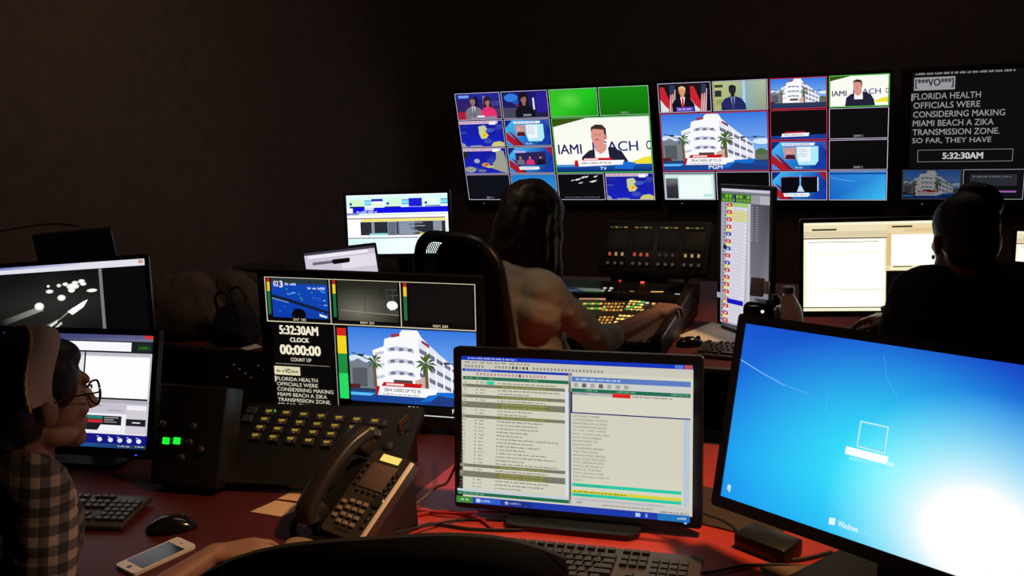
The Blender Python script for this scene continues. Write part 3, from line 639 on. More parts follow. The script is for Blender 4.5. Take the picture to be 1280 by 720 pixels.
# ---- blue login monitor
def p_login(p):
    def f(u, v):
        d = math.hypot((u-.83)*1.35, (v-.80)*.95)
        a = mix((24, 84, 205), (22, 150, 240), min(1, v*1.35))
        a = mix(a, (26, 60, 190), max(0, min(1, (u-.5)*1.6-v*2.6)))
        d2 = math.hypot((u-.55)*.9, (v-.62)*.8)
        a = mix((60, 240, 255), a, min(1, d2/.56)**1.1)
        return mix((255, 255, 255), a, max(0, min(1, (d-.20)/.42))**.8)
    p.field(f, 48, 27)
    p.line([(.0, .21), (.08, .255), (.17, .30), (.26, .32), (.33, .33)], .0022, (150, 215, 255), (40, 150, 235)); p.line([(.13, .27), (.22, .32)], .002, (70, 170, 245), (40, 150, 235))
    p.line([(.50, .05), (.52, .16), (.56, .25)], .0025, (60, 140, 235), (50, 190, 250)); p.line([(.34, .28), (.34, .38), (.38, .44)], .002, (60, 190, 250), (60, 205, 250)); p.line([(.06, .56), (.2, .57), (.4, .60)], .0018, (50, 170, 240), (60, 210, 250))
    # user picture frame, highlighted name and logo line
    p.border(.458, .40, .548, .535, .012, (190, 245, 255)); p.border(.462, .407, .544, .528, .004, (60, 190, 235))
    p.rect(.425, .545, .56, .585, (250, 255, 255)); p.rect(.44, .592, .555, .607, (130, 240, 255)); p.rect(.555, .57, .58, .587, (200, 250, 255))
    p.rect(.022, .925, .036, .955, (200, 225, 245)); p.rect(.028, .955, .034, .965, (200, 225, 245))
    p.poly([(.405, .925), (.425, .92), (.425, .955), (.405, .96)], (230, 250, 255)); p.txt('Windows', .435, .925, .50, .955, (235, 252, 255), .01); p.txt('7 Professional', .508, .925, .60, .958, (140, 235, 255), -.002)
f_ = .597/.531; BC = CAM+(V((-.063, 1.456, 1.162))-CAM)*f_
monitor('wide black monitor at right foreground with glowing blue login screen', BC, -31.4, 16.4, 3.4, .597, .336, p_login, bez=(.018, .018, .018, .022), dep=.045, base=(.36, .28), neck_back=.05)

# ---- left pair
def p_traffic(p):
    p.rect(0, 0, 1, 1, (7, 7, 9)); p.rect(0, 0, 1, .075, (225, 225, 235)); p.quadc(0, 0, .6, .03, (40, 50, 150), (200, 200, 230), (225, 225, 235), (120, 130, 200)); p.rect(.96, .01, .99, .05, (210, 150, 150))
    p.field(lambda u, v: mix((18, 18, 18), (46, 46, 44), max(0, 1-abs(v-.4)*2-abs(u-.6))), 10, 8, 0, .085, .71, 1)
    W_ = (255, 255, 250, 1.6)
    p.line([(.1, .62), (.35, .48)], .03, (30, 30, 28), (150, 150, 140)); p.line([(.36, .80), (.46, .66)], .012, (200, 200, 190)); p.line([(.28, .74), (.45, .62), (.54, .5)], .008, (60, 60, 55), (150, 150, 140))
    for x, y, a, b in ((.33, .46, .03, .045), (.40, .3, .024, .022), (.395, .24, .01, .015), (.46, .24, .014, .02), (.47, .38, .026, .035), (.50, .23, .018, .02), (.545, .26, .04, .035), (.56, .22, .02, .02), (.60, .21, .022, .025), (.61, .24, .02, .02), (.535, .30, .022, .03), (.66, .32, .034, .02)): p.ell(x, y, a, b, W_, c2=(200, 200, 195))
    p.poly([(.50, .54), (.60, .44), (.63, .42), (.60, .5), (.53, .58)], W_); p.poly([(.36, .70), (.44, .62), (.43, .66), (.36, .74)], (220, 220, 210))
    p.rect(.71, .08, .73, 1, (120, 120, 125))
monitor('black monitor at upper left showing night traffic camera picture', (-2.555, 2.235, 1.06), 28.9, 11.2, 0, .51, .287, p_traffic, bez=(.016, .014, .014, .022), base=(.2, .16))
def p_edit(p):
    p.rect(0, 0, 1, 1, (236, 232, 238)); p.quadc(0, 0, 1, .055, (40, 44, 110), (90, 90, 140), (120, 120, 150), (30, 34, 90)); p.rect(.94, 0, 1, .03, (210, 50, 50)); p.rect(.88, .005, .93, .03, (90, 90, 130))
    p.rect(0, .055, 1, .16, (30, 30, 36)); p.rect(0, .065, .86, .145, (250, 248, 255)); p.rect(.90, .08, .985, .14, (30, 50, 30)); p.words(.91, .98, .1, .02, (60, 120, 50), 2)
    p.rect(0, .16, 1, .19, (190, 186, 196)); p.rect(.56, .16, .57, .88, (30, 30, 36)); p.words(.45, .55, .2, .012, (200, 160, 170), 1)
    p.rect(.575, .2, .985, .56, (255, 254, 255)); p.rect(.57, .56, 1, .575, (20, 20, 24)); p.rect(.985, .16, 1, .88, (200, 196, 206))
    p.rect(.575, .575, 1, .605, (176, 172, 182)); p.rect(.575, .605, .985, .86, (200, 194, 206)); p.rect(.575, .70, .98, .865, (238, 236, 242)); p.words(.6, .70, .625, .012, (80, 80, 90), 2); p.rect(.6, .72, .83, .85, (28, 28, 34)); p.words(.74, .84, .665, .01, (120, 110, 130), 2)
    p.rect(.61, .725, .71, .75, (40, 130, 110)); p.rect(.6, .757, .71, .785, (200, 40, 54)); p.rect(.72, .73, .81, .74, (150, 150, 150)); p.rect(.72, .75, .78, .76, (150, 150, 150)); p.rect(.72, .77, .80, .778, (150, 150, 150)); p.poly([(.70, .80), (.83, .80), (.83, .85), (.68, .85)], (244, 242, 248))
    p.rect(.86, .65, .985, .87, (210, 204, 214)); p.rect(.86, .74, .985, .80, (34, 32, 40)); p.rect(.86, .62, .985, .66, (240, 240, 245)); p.rect(.90, .765, .95, .775, (230, 230, 230))
    p.rect(.5, .88, 1, .965, (20, 22, 130)); p.rect(0, .88, .5, .965, (240, 236, 240))
    for k, x in enumerate((.70, .77, .83, .89, .95)): p.ell(x, .93, .016, .02, (225, 230, 250)); p.rect(x-.02, .9, x-.006, .906, (200, 200, 230))
    p.quadc(.0, .965, 1, 1, (50, 110, 190), (30, 50, 90), (20, 36, 70), (40, 110, 200)); p.words(.82, .9, .975, .012, (190, 200, 220), 3); p.words(.93, .99, .972, .01, (210, 215, 230), 3)
monitor('black monitor behind the woman with glasses, bright white editing window', (-2.078, 1.796, .967), 8.6, 18.2, -.4, .474, .296, p_edit, bez=(.016, .018, .016, .024), led=(.21, ('blue dot two', (60, 80, 255, 1.4))), base=(.24, .16))

# ---- far monitors
def p_email(p):
    p.rect(0, 0, 1, 1, (245, 248, 252)); p.rect(0, .02, 1, .2, (205, 240, 240)); p.rect(.03, .07, .17, .18, (200, 235, 190)); p.rect(.40, .06, .54, .18, (200, 240, 205)); p.rect(.78, .07, .9, .16, (225, 245, 220))
    for x in (.03, .40, .775): p.rect(x, .13, x+.025, .17, (40, 70, 130))
    for x in (.18, .55, .93): p.rect(x, .1, x+.08, .16, (120, 215, 245)); p.rect(x, .09, x+.08, .1, (20, 40, 70)); p.rect(x, .16, x+.07, .17, (20, 40, 70))
    p.rect(.25, .07, .365, .11, (40, 30, 160)); p.rect(.25, .12, .36, .16, (246, 240, 250)); p.rect(.25, .165, .36, .18, (226, 214, 110)); p.rect(.62, .07, .75, .21, (26, 26, 200))
    p.rect(.03, .19, .18, .22, (20, 30, 90)); p.rect(.38, .2, .54, .215, (20, 30, 60)); p.rect(.78, .195, .93, .21, (20, 30, 60)); p.rect(.06, .215, 1, .31, (10, 14, 210)); p.rect(.18, .21, .27, .26, (200, 215, 250)); p.words(.1, .3, .27, .03, (220, 225, 255), 3)
    p.rect(0, .30, .12, .33, (120, 120, 200)); p.rect(0, .33, .97, .345, (180, 210, 200)); p.rect(0, .39, .97, .405, (90, 20, 60)); p.rect(.14, .41, .97, .45, (226, 220, 90))
    p.rect(.13, .455, .97, .68, (28, 30, 36)); p.rect(.24, .46, .27, .68, (140, 150, 165)); p.rect(.40, .46, .49, .70, (130, 140, 160)); p.rect(.505, .46, .67, .69, (110, 120, 140)); p.rect(.85, .46, .935, .64, (140, 150, 165)); p.rect(.22, .65, .40, .69, (150, 225, 225)); p.rect(.72, .65, .86, .69, (226, 224, 90))
    for k in range(8): y = .475+k*.026; p.rect(.14, y, .97, y+.005, (70, 74, 84)); p.rect(.52, y, .52+random.Random(k).uniform(.06, .26), y+.014, (150, 158, 176)); p.rect(.41, y+.006, .48, y+.018, (70, 76, 96))
    p.rect(0, .69, .98, .72, (250, 250, 252)); p.rect(0, .72, .7, .735, (90, 80, 110)); p.quadc(0, .735, 1, 1, (200, 240, 236), (245, 252, 252), (235, 250, 250), (215, 245, 240)); p.rect(.04, .79, .2, .80, (180, 215, 205))
monitor('bright white far monitor standing alone left of the black office chair', (-2.351, 4.04, 1.047), 12.0, 5.6, 0, .51, .287, lambda p: (setattr(p, 'k', 1.15), p_email(p)), bez=(.014, .014, .014, .02))
monitor('small tilted screen with lavender window, low behind the multi-picture monitor', (-2.553, 3.835, .86), 45.7, 17.7, 0, .34, .19, lambda p: (p.rect(0, 0, 1, 1, (206, 196, 214)), p.rect(0, 0, 1, .06, (60, 60, 76)), p.rect(.05, .08, .9, .15, (240, 236, 246)), p.rect(.1, .25, .5, .32, (110, 96, 120)), p.rect(.5, .2, 1, .5, (226, 220, 232))), bez=(.012, .012, .014, .014), dep=.02, base=(.2, .12), neck_back=.02)
def p_list(p):
    p.rect(0, 0, 1, 1, (176, 176, 190)); p.rect(0, 0, 1, .02, (200, 200, 214)); p.rect(0, .02, 1, .04, (120, 120, 130))
    p.rect(0, .035, .62, .10, (60, 120, 40))
    for k in range(8): p.rect(.02+k*.075, .045, .06+k*.075, .065, (150, 190, 60) if k % 3 else (40, 70, 30)); p.rect(.02+k*.075, .075, .07+k*.075, .092, (110, 160, 50))
    p.rect(.28, .04, .32, .1, (30, 40, 130)); p.rect(.62, .04, .8, .10, (150, 150, 162))
    p.quadc(.62, .10, 1, 1, (90, 88, 98), (70, 68, 78), (150, 148, 156), (130, 128, 136)); p.rect(0, .1, .1, 1, (160, 162, 180)); p.rect(.57, .1, .61, 1, (200, 200, 212))
    for k in range(14): p.rect(.64, .12+k*.018, .66, .126+k*.018, (190, 190, 200)); p.rect(.72, .12+k*.018, .77, .125+k*.018, (150, 150, 160))
    rn = random.Random(4); y = .105; k = 0
    while y < .97:
        h = .0265; c = (150, 210, 60) if k == 0 else ((222, 218, 130) if k in (2, 3, 4) else (220, 220, 232))
        p.rect(.22, y, .56, y+h-.004, c)
        if k % 2 == 0: p.rect(.13, y+.002, .24, y+.03, rn.choice(((200, 40, 40), (200, 50, 40), (40, 40, 170)))); p.rect(.16, y+.01, .2, y+.02, (225, 225, 235))
        else: p.rect(.13, y, .22, y+.02, rn.choice(((230, 226, 110), (214, 210, 220), (232, 228, 140))))
        p.rect(.08, y+.006, .12, y+.016, rn.choice(((90, 100, 150), (150, 60, 60), (110, 110, 120)))); p.words(.26, .5, y+.008, .008, (170, 170, 180), k)
        y += h; k += 1
    p.rect(.22, .80, .56, .836, (30, 20, 190)); p.rect(.0, .77, .2, .81, (160, 162, 180)); p.rect(.13, .41, .2, .44, (20, 20, 20))
monitor('tall portrait monitor beside the switcher with coloured playlist column', (-.606, 3.526, 1.022), -43.3, 3.0, 2.9, .287, .51, p_list, bez=(.015, .015, .015, .02), base=(.2, .18), neck_back=.03)
def p_cream(p):
    w = (255, 253, 226, 1.5)
    p.rect(0, 0, 1, 1, (8, 7, 7)); p.rect(0, 0, 1, .10, (238, 226, 186)); p.rect(0, 0, 1, .03, (250, 244, 214)); p.rect(.05, .07, .2, .09, (60, 50, 40)); p.rect(.42, .12, .46, .16, (90, 80, 60)); p.rect(.51, .12, .54, .15, (110, 90, 60))
    p.rect(0, .09, .5, 1, (240, 226, 190)); p.rect(0, .1, .5, .16, (222, 206, 170)); p.rect(0, .17, .5, .185, (120, 110, 90)); p.rect(.02, .19, .49, .95, w); p.rect(.0, .19, .02, .97, (250, 246, 214)); p.rect(.03, .215, .45, .225, (150, 140, 120)); p.rect(.05, .34, .45, .346, (226, 214, 150)); p.rect(.05, .75, .49, .758, (190, 184, 150)); p.rect(.0, .955, .5, .965, (60, 56, 50)); p.rect(.0, .965, .5, 1, (250, 244, 214))
    p.rect(.5, .03, 1, .55, (236, 216, 170)); p.rect(.53, .15, .98, .49, w); p.rect(.53, .05, .65, .07, (60, 50, 40)); p.rect(.52, .5, 1, .54, (246, 240, 206)); p.rect(.54, .50, .65, .51, (40, 36, 30)); p.rect(.5, .13, .525, .49, (226, 190, 140)); p.rect(.6, .08, 1, .12, (228, 200, 150))
f_ = .55/.51; CC = CAM+(V((-.111, 3.249, 1.067))-CAM)*f_
monitor('far monitor with cream windows in front of the dark seated silhouette', CC, 12.7, 5.4, 0, .55, .31, p_cream, bez=(.014, .014, .014, .02), base=(.22, .17))
monitor('partly seen monitor at far right edge showing pale cream window', (.485, 3.62, 1.0), -6, 4, 0, .40, .24, p_cream, bez=(.012, .012, .012, .018), base=(.18, .15))

# ================================================================ production switcher
def plane_frame(o, xa, ya):                    # origin, across vector, up-slope vector
    x = V(xa).normalized(); y = V(ya); y = (y-x*y.dot(x)).normalized(); return basis(o, x, y, x.cross(y))
CON = mat('charcoal console metal', (.009, .008, .008), .45, .1, .15, 80, spec=.3)
CON2 = mat('brown grey console face', (.05, .036, .03), .42, .2, .15, 80)
BT = {}
def button(parent, M, x, y, w, h, color, s=1.2, name='button', hh=.006, key=None):
    k = (round(w, 4), round(h, 4), color, s, hh)
    if k not in BT:
        bm = B(); box(bm, (-w/2, -h/2, 0), (w/2, h/2, hh), None, min(w, h)*.12, 1); me = bpy.data.meshes.new('button'); bm.to_mesh(me); bm.free()
        me.materials.append(ledmat('%s %s' % (color, s), color, s) if s else DARK); BT[k] = me
    o = bpy.data.objects.new(name, BT[k]); col.objects.link(o); o.parent = parent
    o.matrix_basis = root_matrix(parent).inverted() @ M @ Matrix.Translation((x, y, .0005)); return o
SO = V((-1.62, 3.10, .80)); SA = V((.80, .0, 0)); SUP = V((.02, .62, .085))
SM = plane_frame(SO, (1, .0, 0), SUP); SI = SM.inverted()
def seen(px, py, M):                           # where a photo pixel's ray meets a console plane, in plane coordinates
    d = CR*((px-640)/FPX) - CU*((py-360)/FPX) + CF; n = M.to_3x3() @ V((0, 0, 1)); o = M.translation
    p = CAM + d*((o-CAM).dot(n)/d.dot(n)); q = M.inverted() @ p; return q.x, q.y
sw = thing('video_switcher', 'large video switcher console with rows of glowing yellow and orange buttons', 'console', (-1.22, 3.4, DESK))
SWW, SWL = .80, .60
bm = B(); prism(bm, [(0, -.045), (SWL, -.125), (SWL, .0), (0, 0)], 0, SWW, SM @ basis((0, 0, 0), (0, 1, 0), (0, 0, 1), (1, 0, 0))); obj('housing', bm, CON, sw, True, False)
bx('control_face', (.01, .01, 0), (SWW-.03, .385, .004), CON2, sw, SM, .001, True)
bx('display_bar', (.30, .40, 0), (SWW-.03, .50, .006), GLOSS, sw, SM, .001, True)
bm = B(); box(bm, (SWW-.03, -.01, -.042), (SWW+.012, SWL+.01, .022), SM, .006); obj('side_cheek', bm, CON, sw, True)
bm = B(); box(bm, (SWW+.004, .0, .022), (SWW+.012, .42, .026), SM, .001); obj('edge_strip', bm, SILVER, sw, True)
Y1, Y2, OR, RD, GN, WT = (255, 205, 90), (250, 228, 120), (222, 130, 60), (220, 60, 50), (70, 190, 80), (225, 225, 220)
def cluster(c0, c1, r0, n, mrow, colr, w=.013, h=.012, s=1.0, M=None, par=None):   # corners by photo pixel: first row left, first row right, last row left
    a = V(seen(*c0, M)); b = V(seen(*c1, M)); c = V(seen(*r0, M))
    for j in range(mrow):
        for i in range(n):
            p = a+(b-a)*(i/max(n-1, 1))+(c-a)*(j/max(mrow-1, 1)); cc = colr[(i+j) % len(colr)] if isinstance(colr, list) else colr
            button(par, M, p.x, p.y, w, h, cc, s)
cl = lambda *a, **k: cluster(*a, M=SM, par=sw, **k)
cl((757, 381), (779, 381), (754, 389), 6, 3, [OR, Y1], w=.009, s=.8)
cl((751, 398), (766, 398), (747, 405), 4, 3, [OR, Y1], w=.009, s=.8)
cl((789, 378), (804, 379), (783, 388), 4, 4, [Y2, Y1, Y2, GN], s=1.1)
cl((809, 380), (817, 381), (803, 389), 2, 2, [WT, Y1], s=.9)
cl((775, 396), (797, 397), (770, 404), 5, 3, [Y2, Y1], s=1.2)
cl((838, 398), (838, 398), (830, 408), 1, 4, Y1, s=.8)
cl((726, 375), (755, 375), (726, 375), 9, 1, (205, 160, 120), w=.012, h=.008, s=.8)
cl((731, 381), (751, 381), (735, 387), 5, 2, [Y1, GN], s=.9)
cl((728, 364), (742, 365), (728, 364), 3, 1, (30, 170, 90), w=.007, h=.006, s=.8)
cl((756, 361.5), (764, 361.5), (754, 365), 2, 2, WT, w=.013, h=.012, s=.8)
cl((815, 366.5), (828, 366.5), (815, 366.5), 7, 1, Y1, w=.010, h=.008, s=1.0)
cl((790, 366), (790, 366), (790, 366), 1, 1, (200, 150, 90), w=.018, h=.006, s=.8)
cl((847, 369.5), (855, 370), (847, 369.5), 2, 1, WT, w=.02, h=.006, s=1.0)
cl((697, 403), (712, 403), (697, 416.5), 4, 1, WT, w=.015, h=.010, s=.7)
cl((697, 408), (716, 408), (697, 416.5), 5, 1, Y1, w=.015, h=.010, s=.8)
cl((697, 412.5), (720, 412.5), (697, 416.5), 6, 1, OR, w=.015, h=.008, s=1.0)
cl((697, 417), (722, 417), (697, 417), 6, 1, (225, 95, 50), w=.015, h=.008, s=1.0)
cl((763, 411), (767, 411), (763, 411), 2, 1, RD, w=.012, h=.008, s=1.0)
cl((775, 352), (775, 352), (775, 352), 1, 1, RD, w=.01, h=.008, s=.9)
cl((803, 354), (803, 354), (803, 354), 1, 1, (255, 80, 70), w=.016, h=.012, s=1.2)
cl((868, 356), (868, 356), (868, 356), 1, 1, (80, 150, 70), w=.01, h=.008, s=.8)
for px, py in ((784, 384), (760, 400), (793, 392)):      # unlit key rows, with a faint green glow put into their colour
    x, y = seen(px, py, SM)
    for i in range(6):
        for j in range(2): button(sw, SM, x-.06+i*.018, y+.02+j*.015, .012, .010, (30, 60, 30), .25)
bm = B(); x, y = seen(843, 366, SM)
box(bm, (x-.03, y+.02, 0), (x+.03, y+.055, .04), SM, .006); obj('fader_handle', bm, BLK, sw, True)
x, y = seen(806, 395, SM); bm = B(); lathe(bm, [(.02, .002), (.022, .008), (.016, .012)], 20, SM @ Matrix.Translation((x, y, 0))); obj('jog_wheel', bm, STEEL, sw, True)
# upper unit of the switcher: tilted display panel
UO = V((-1.26, 3.79, .90)); UM = plane_frame(UO, (1, -.0, 0), (0.02, .085, .16)); UW, UH = .46, .225
up = thing('display_unit', 'upright black panel with four small dark displays and knobs behind switcher', 'console', (-1.03, 3.85, DESK))
bm = B(); box(bm, (0, 0, -.05), (UW, UH, 0), UM, .006); obj('housing', bm, CON, up, True)
bm = B(); box(bm, (-1.2, 3.78, DESK), (-.86, 3.92, .90)); obj('pedestal', bm, CON, up, True)
for k in range(4):
    x = .03+k*.107; d = bx('display', (x, .10, 0), (x+.09, .18, .003), mat('matt dark display', (.01, .01, .011), .6), up, UM, .001, True)
    for j in range(3):
        c = (235, 90, 60) if (k == 0 and j == 0) or (k == 1) else (215, 175, 110)
        button(up, UM, x+.015+j*.027, .078, .010, .014, c if k != 2 else (60, 46, 30), .55)
    for j in range(4): button(up, UM, x+.012+j*.02, .196, .014, .005, ((60, 110, 60), (190, 150, 60), (60, 100, 60), (210, 170, 80))[(j+k) % 4], .4)
    for j in range(3):
        bm = B(); lathe(bm, [(.009, 0), (.009, .012), (.007, .016)], 14, UM @ Matrix.Translation((x+.015+j*.03, .035, 0))); obj('knob', bm, STEEL, up, True)

# ================================================================ near router panel
cp = thing('router_console', 'sloping black control panel with small yellow lit keys below multi-picture monitor', 'console', (-1.45, 2.0, DESK))
PO = on(262, 602, .775); PXA = on(497, 612, .775)-PO; PM = plane_frame(PO, PXA, V((PXA.y*-.5, PXA.x*.5, .13)) if False else V((-PXA.y, PXA.x, 0)).normalized()*.26+V((0, 0, .13)))
PWD = PXA.length; PL = .27
bm = B(); prism(bm, [(0, 0), (PL, 0), (PL, -.012), (PL, -.02), (0, -.02)], 0, PWD, PM @ basis((0, 0, 0), (0, 1, 0), (0, 0, 1), (1, 0, 0))); obj('face_plate', bm, CON, cp, True, False)
h_ = PM @ V((0, PL, -.02))
for x in (.02, PWD-.04):
    a = PM @ V((x, .01, -.02)); b = PM @ V((x, PL-.01, -.02)); b2 = V((b.x, b.y, DESK)); bm = B(); d = (PM.to_3x3() @ V((.014, 0, 0)))
    vs = [bm.verts.new(p) for p in (a, b, b2, V((a.x, a.y, DESK)), a+d, b+d, b2+d, V((a.x+d.x, a.y+d.y, DESK)))]
    for f in ((0, 1, 2, 3), (7, 6, 5, 4), (0, 4, 5, 1), (1, 5, 6, 2), (2, 6, 7, 3), (3, 7, 4, 0)): bm.faces.new([vs[i] for i in f])
    obj('side_support', bm, CON, cp, True, False)
kb = None
LG = ledmat('key legend', (225, 190, 60), .5); LG2 = ledmat('key legend amber', (170, 90, 60), .6)
bm = B(); box(bm, (-.0145, -.0125, 0), (.0145, .0125, .009), None, .002, 1); KM = bpy.data.meshes.new('key'); bm.to_mesh(KM); bm.free(); KM.materials.append(DARK)
bm = B(); box(bm, (-.009, .002, .0092), (.009, .005, .0095)); box(bm, (-.007, -.002, .0092), (.008, .0005, .0095)); KL = bpy.data.meshes.new('legend'); bm.to_mesh(KL); bm.free(); KL.materials.append(LG)
bm = B(); box(bm, (-.002, -.009, .0092), (.002, -.006, .0095)); KD = bpy.data.meshes.new('status_dot'); bm.to_mesh(KD); bm.free(); KD.materials.append(LG2)
a = V(seen(337, 517, PM)); b_ = V(seen(402, 523, PM)); c_ = V(seen(320, 547, PM))
dx = (b_-a)/3; dy = (c_-a)/3
rn = random.Random(1)
for j in range(4):
    for i in range(-2, 7):
        p = a+dx*i+dy*j
        if not (.02 < p.x < PWD-.1): continue
        o = bpy.data.objects.new('key', KM); col.objects.link(o); o.parent = cp; o.matrix_basis = root_matrix(cp).inverted() @ PM @ Matrix.Translation((p.x, p.y, 0))
        if i >= 0 and not (i > 4 and j > 1):
            q = bpy.data.objects.new('legend', KL); col.objects.link(q); q.parent = o
            if rn.random() < .6: q = bpy.data.objects.new('status_dot', KD); col.objects.link(q); q.parent = o
for px, py in ((321, 513), (343.5, 514.5)): x, y = seen(px, py, PM); button(cp, PM, x, y, .006, .006, (70, 220, 140), 1)
x, y = seen(472, 543.5, PM); bm = B(); lathe(bm, [(.012, 0), (.012, .006), (.009, .009)], 18, PM @ Matrix.Translation((x, y, 0))); obj('knob', bm, STEEL, cp, True)
x, y = seen(500, 538, PM); bm = B(); tube(bm, [(x, y, 0), (x+.002, y+.006, .018), (x+.02, y+.028, .024)], [.006, .006, .005], 10, True, PM); obj('lever', bm, mat('brass', (.6, .45, .22), .3, 1, .1), cp, True)
for px, py in ((462, 531), (478, 530), (455, 552), (485, 558)): x, y = seen(px, py, PM); bm = B(); lathe(bm, [(.014, 0), (.014, .003), (.012, .004)], 18, PM @ Matrix.Translation((x, y, 0))); obj('dial', bm, BLK, cp, True)

# intercom unit with two green squares
ic = thing('intercom_unit', 'dark intercom box with two bright green square lights beside left monitor', 'intercom', (-1.83, 1.95, DESK))
IO = on(212, 590, .80)
IM = frame_m((IO.x, IO.y+.02, .865), R(6), R(22)); bm = B(); box(bm, (-.055, -.10, -.08), (.14, .15, 0), IM, .006); obj('housing', bm, BLK, ic, True)
for px in (208, 221.5):
    x, y = seen(px, 551, IM); bm = B(); box(bm, (x-.0095, y-.0085, .0), (x+.0095, y+.0085, .004), IM, .001); obj('green_light', bm, ledmat('green square', (20, 225, 50, 1.3), 1), ic, True)
for k, (px, py) in enumerate(((238, 553), (243, 533), (205, 530), (228, 572), (252, 562))): x, y = seen(px, py, IM); bm = B(); lathe(bm, [(.009, 0), (.009, .006), (.006, .009)], 14, IM @ Matrix.Translation((x, y, 0))); obj('knob', bm, BROWNP, ic, True)
# small dark headset-like rack left of the panel with dim amber lights
rk = thing('rack_unit', 'low dark equipment rack with dim amber pinpoints left of the lit keys', 'equipment', (-1.72, 2.16, DESK))
RM = frame_m((-1.83, 2.17, .87), R(8), R(20)); bm = B(); box(bm, (-.12, -.11, -.06), (.09, .11, 0), RM, .006); obj('housing', bm, BLK, rk, True)
for k in range(7): button(rk, RM, -.05+k*.02, .03+.012*((k*3) % 4), .004, .004, ((120, 60, 30), (90, 80, 50))[k % 2], .5)
for k in range(3):
    for j in range(2): button(rk, RM, -.09+k*.03, -.04+j*.03, .02, .018, (16, 14, 14), 0)

# ================================================================ desk phone
ph = thing('desk_phone', 'angular black office desk phone with handset on left and keypad', 'telephone', (-1.2, 1.74, DESK))
r_ = V((.962, -.273, 0)).normalized(); th = R(34)
FM = plane_frame(on(378, 652, .785), r_, V((.27*math.cos(th), .96*math.cos(th), math.sin(th))))
FW, FL, FX = .190, .215, .062
bm = B(); prism(bm, rrect(FX-.004, 0, FW, FL, .012), -.022, 0, FM)
obj('face', bm, BROWNP, ph, True)
bm = B(); prism(bm, rrect(0, .0, FX-.004, FL-.03, .01), -.03, -.014, FM); obj('handset_cradle', bm, BLK, ph, True)
# body wedge below
bm = B(); P = [FM @ V(p) for p in ((.006, .01, -.02), (FW-.004, .01, -.02), (FW-.004, FL-.02, -.02), (.006, FL-.02, -.02))]
top = [bm.verts.new(p) for p in P]; bot = [bm.verts.new((p.x, p.y, DESK+.001)) for p in P]
bm.faces.new(top); bm.faces.new(bot[::-1])
for k in range(4): bm.faces.new((top[k], bot[k], bot[(k+1) % 4], top[(k+1) % 4]))
obj('base', bm, BLK, ph, True, False)
bx('edge_trim', (FW-.009, .006, .0), (FW+.001, FL-.008, .006), mat('highlight trim', (.95, .88, .72), .4, 0, .03), ph, FM, .0015, True)  # lamp highlight on the bezel edge is put into this pale colour
scn = bx('screen', (FX+.018, FL-.095, 0), (FX+.095, FL-.030, .002), mat('dim phone display', (.16, .11, .10), .25), ph, FM, .001, True)
bx('label_strip', (FX+.030, FL-.022, 0), (FX+.088, FL-.004, .002), ledmat('label glow', (250, 220, 110), 1.0), ph, FM, .001, True)  # paper label; the lamplight it reflects is put in as emission
bx('logo_plate', (FX+.035, .012, 0), (FX+.075, .017, .001), STEEL, ph, FM, .0, True)
BTN = mat('grey phone key', (.32, .27, .23), .35, var=.05)
bm = B(); box(bm, (-.007, -.0045, 0), (.007, .0045, .004), None, .0015, 2); PK = bpy.data.meshes.new('key'); bm.to_mesh(PK); bm.free(); PK.materials.append(BTN)
bm = B(); lathe(bm, [(.0045, 0), (.0045, .003), (.003, .004)], 12); PR = bpy.data.meshes.new('round_key'); bm.to_mesh(PR); bm.free(); PR.materials.append(DARK)
def pk(me, x, y):
    o = bpy.data.objects.new(me.name, me); col.objects.link(o); o.parent = ph; o.matrix_basis = root_matrix(ph).inverted() @ FM @ Matrix.Translation((x, y, .0003))
for j in range(4):
    for i in range(3): pk(PK, FX+.034+i*.021, .030+j*.0175)
for j in range(3): pk(PK, FX+.012, .040+j*.018); pk(PR, FX+.105, .035+j*.018)
for i in range(4): pk(PR, FX+.026+i*.019, .112)
for j in range(4): pk(PR, FX+.008, .125+j*.017); pk(PR, FX+.106, .120+j*.017)
for j in range(3): pk(PR, FX+.099, .130+j*.017)
bm = B(); lathe(bm, [(.015, 0), (.015, .003), (.013, .005), (.006, .005)], 24, FM @ Matrix.Translation((FX+.103, .098, 0))); obj('navigation_ring', bm, STEEL, ph, True)
# handset: arched grip with two pads
hp = [(.020, .008, .010), (.020, .022, .030), (.020, .075, .042), (.020, .13, .046), (.020, .19, .042), (.022, .238, .026)]
bm = B(); pts = spline(hp, 6)
rings = []
for i, p in enumerate(pts):
    t_ = (pts[min(i+1, len(pts)-1)]-pts[max(i-1, 0)]).normalized(); x_ = V((1, 0, 0)); z_ = x_.cross(t_).normalized(); f = i/(len(pts)-1); wd = .026+.004*abs(2*f-1)**3; ht = .017+.004*abs(2*f-1)**4
    rings.append([bm.verts.new(p + x_*wd*math.copysign(abs(math.cos(a))**.6, math.cos(a)) + z_*ht*math.copysign(abs(math.sin(a))**.7, math.sin(a))) for a in [2*PI*k/20 for k in range(20)]])
for a_, b_2 in zip(rings, rings[1:]):
    for k in range(20): bm.faces.new((a_[k], a_[(k+1) % 20], b_2[(k+1) % 20], b_2[k]))
bm.faces.new(rings[0][::-1]); bm.faces.new(rings[-1])
box(bm, (-.006, .004, -.012), (.046, .052, .030), None, .01, 3); box(bm, (-.004, .192, -.012), (.048, .238, .034), None, .01, 3)
bmesh.ops.transform(bm, matrix=FM, verts=bm.verts[:]); hs = obj('handset', bm, mat('graphite handset', (.028, .022, .02), .35), ph, True)
cpts = [on(372, 648, .77), on(366, 662, .762), on(372, 672, .762), on(395, 676, .762), on(425, 676, .762), on(446, 668, .762)]
sp = spline(cpts, 40); hel = []
for i, p in enumerate(sp): a_ = i*1.05; hel.append(p+V((math.cos(a_)*.006, math.cos(a_)*.003, math.sin(a_)*.006+.003)))
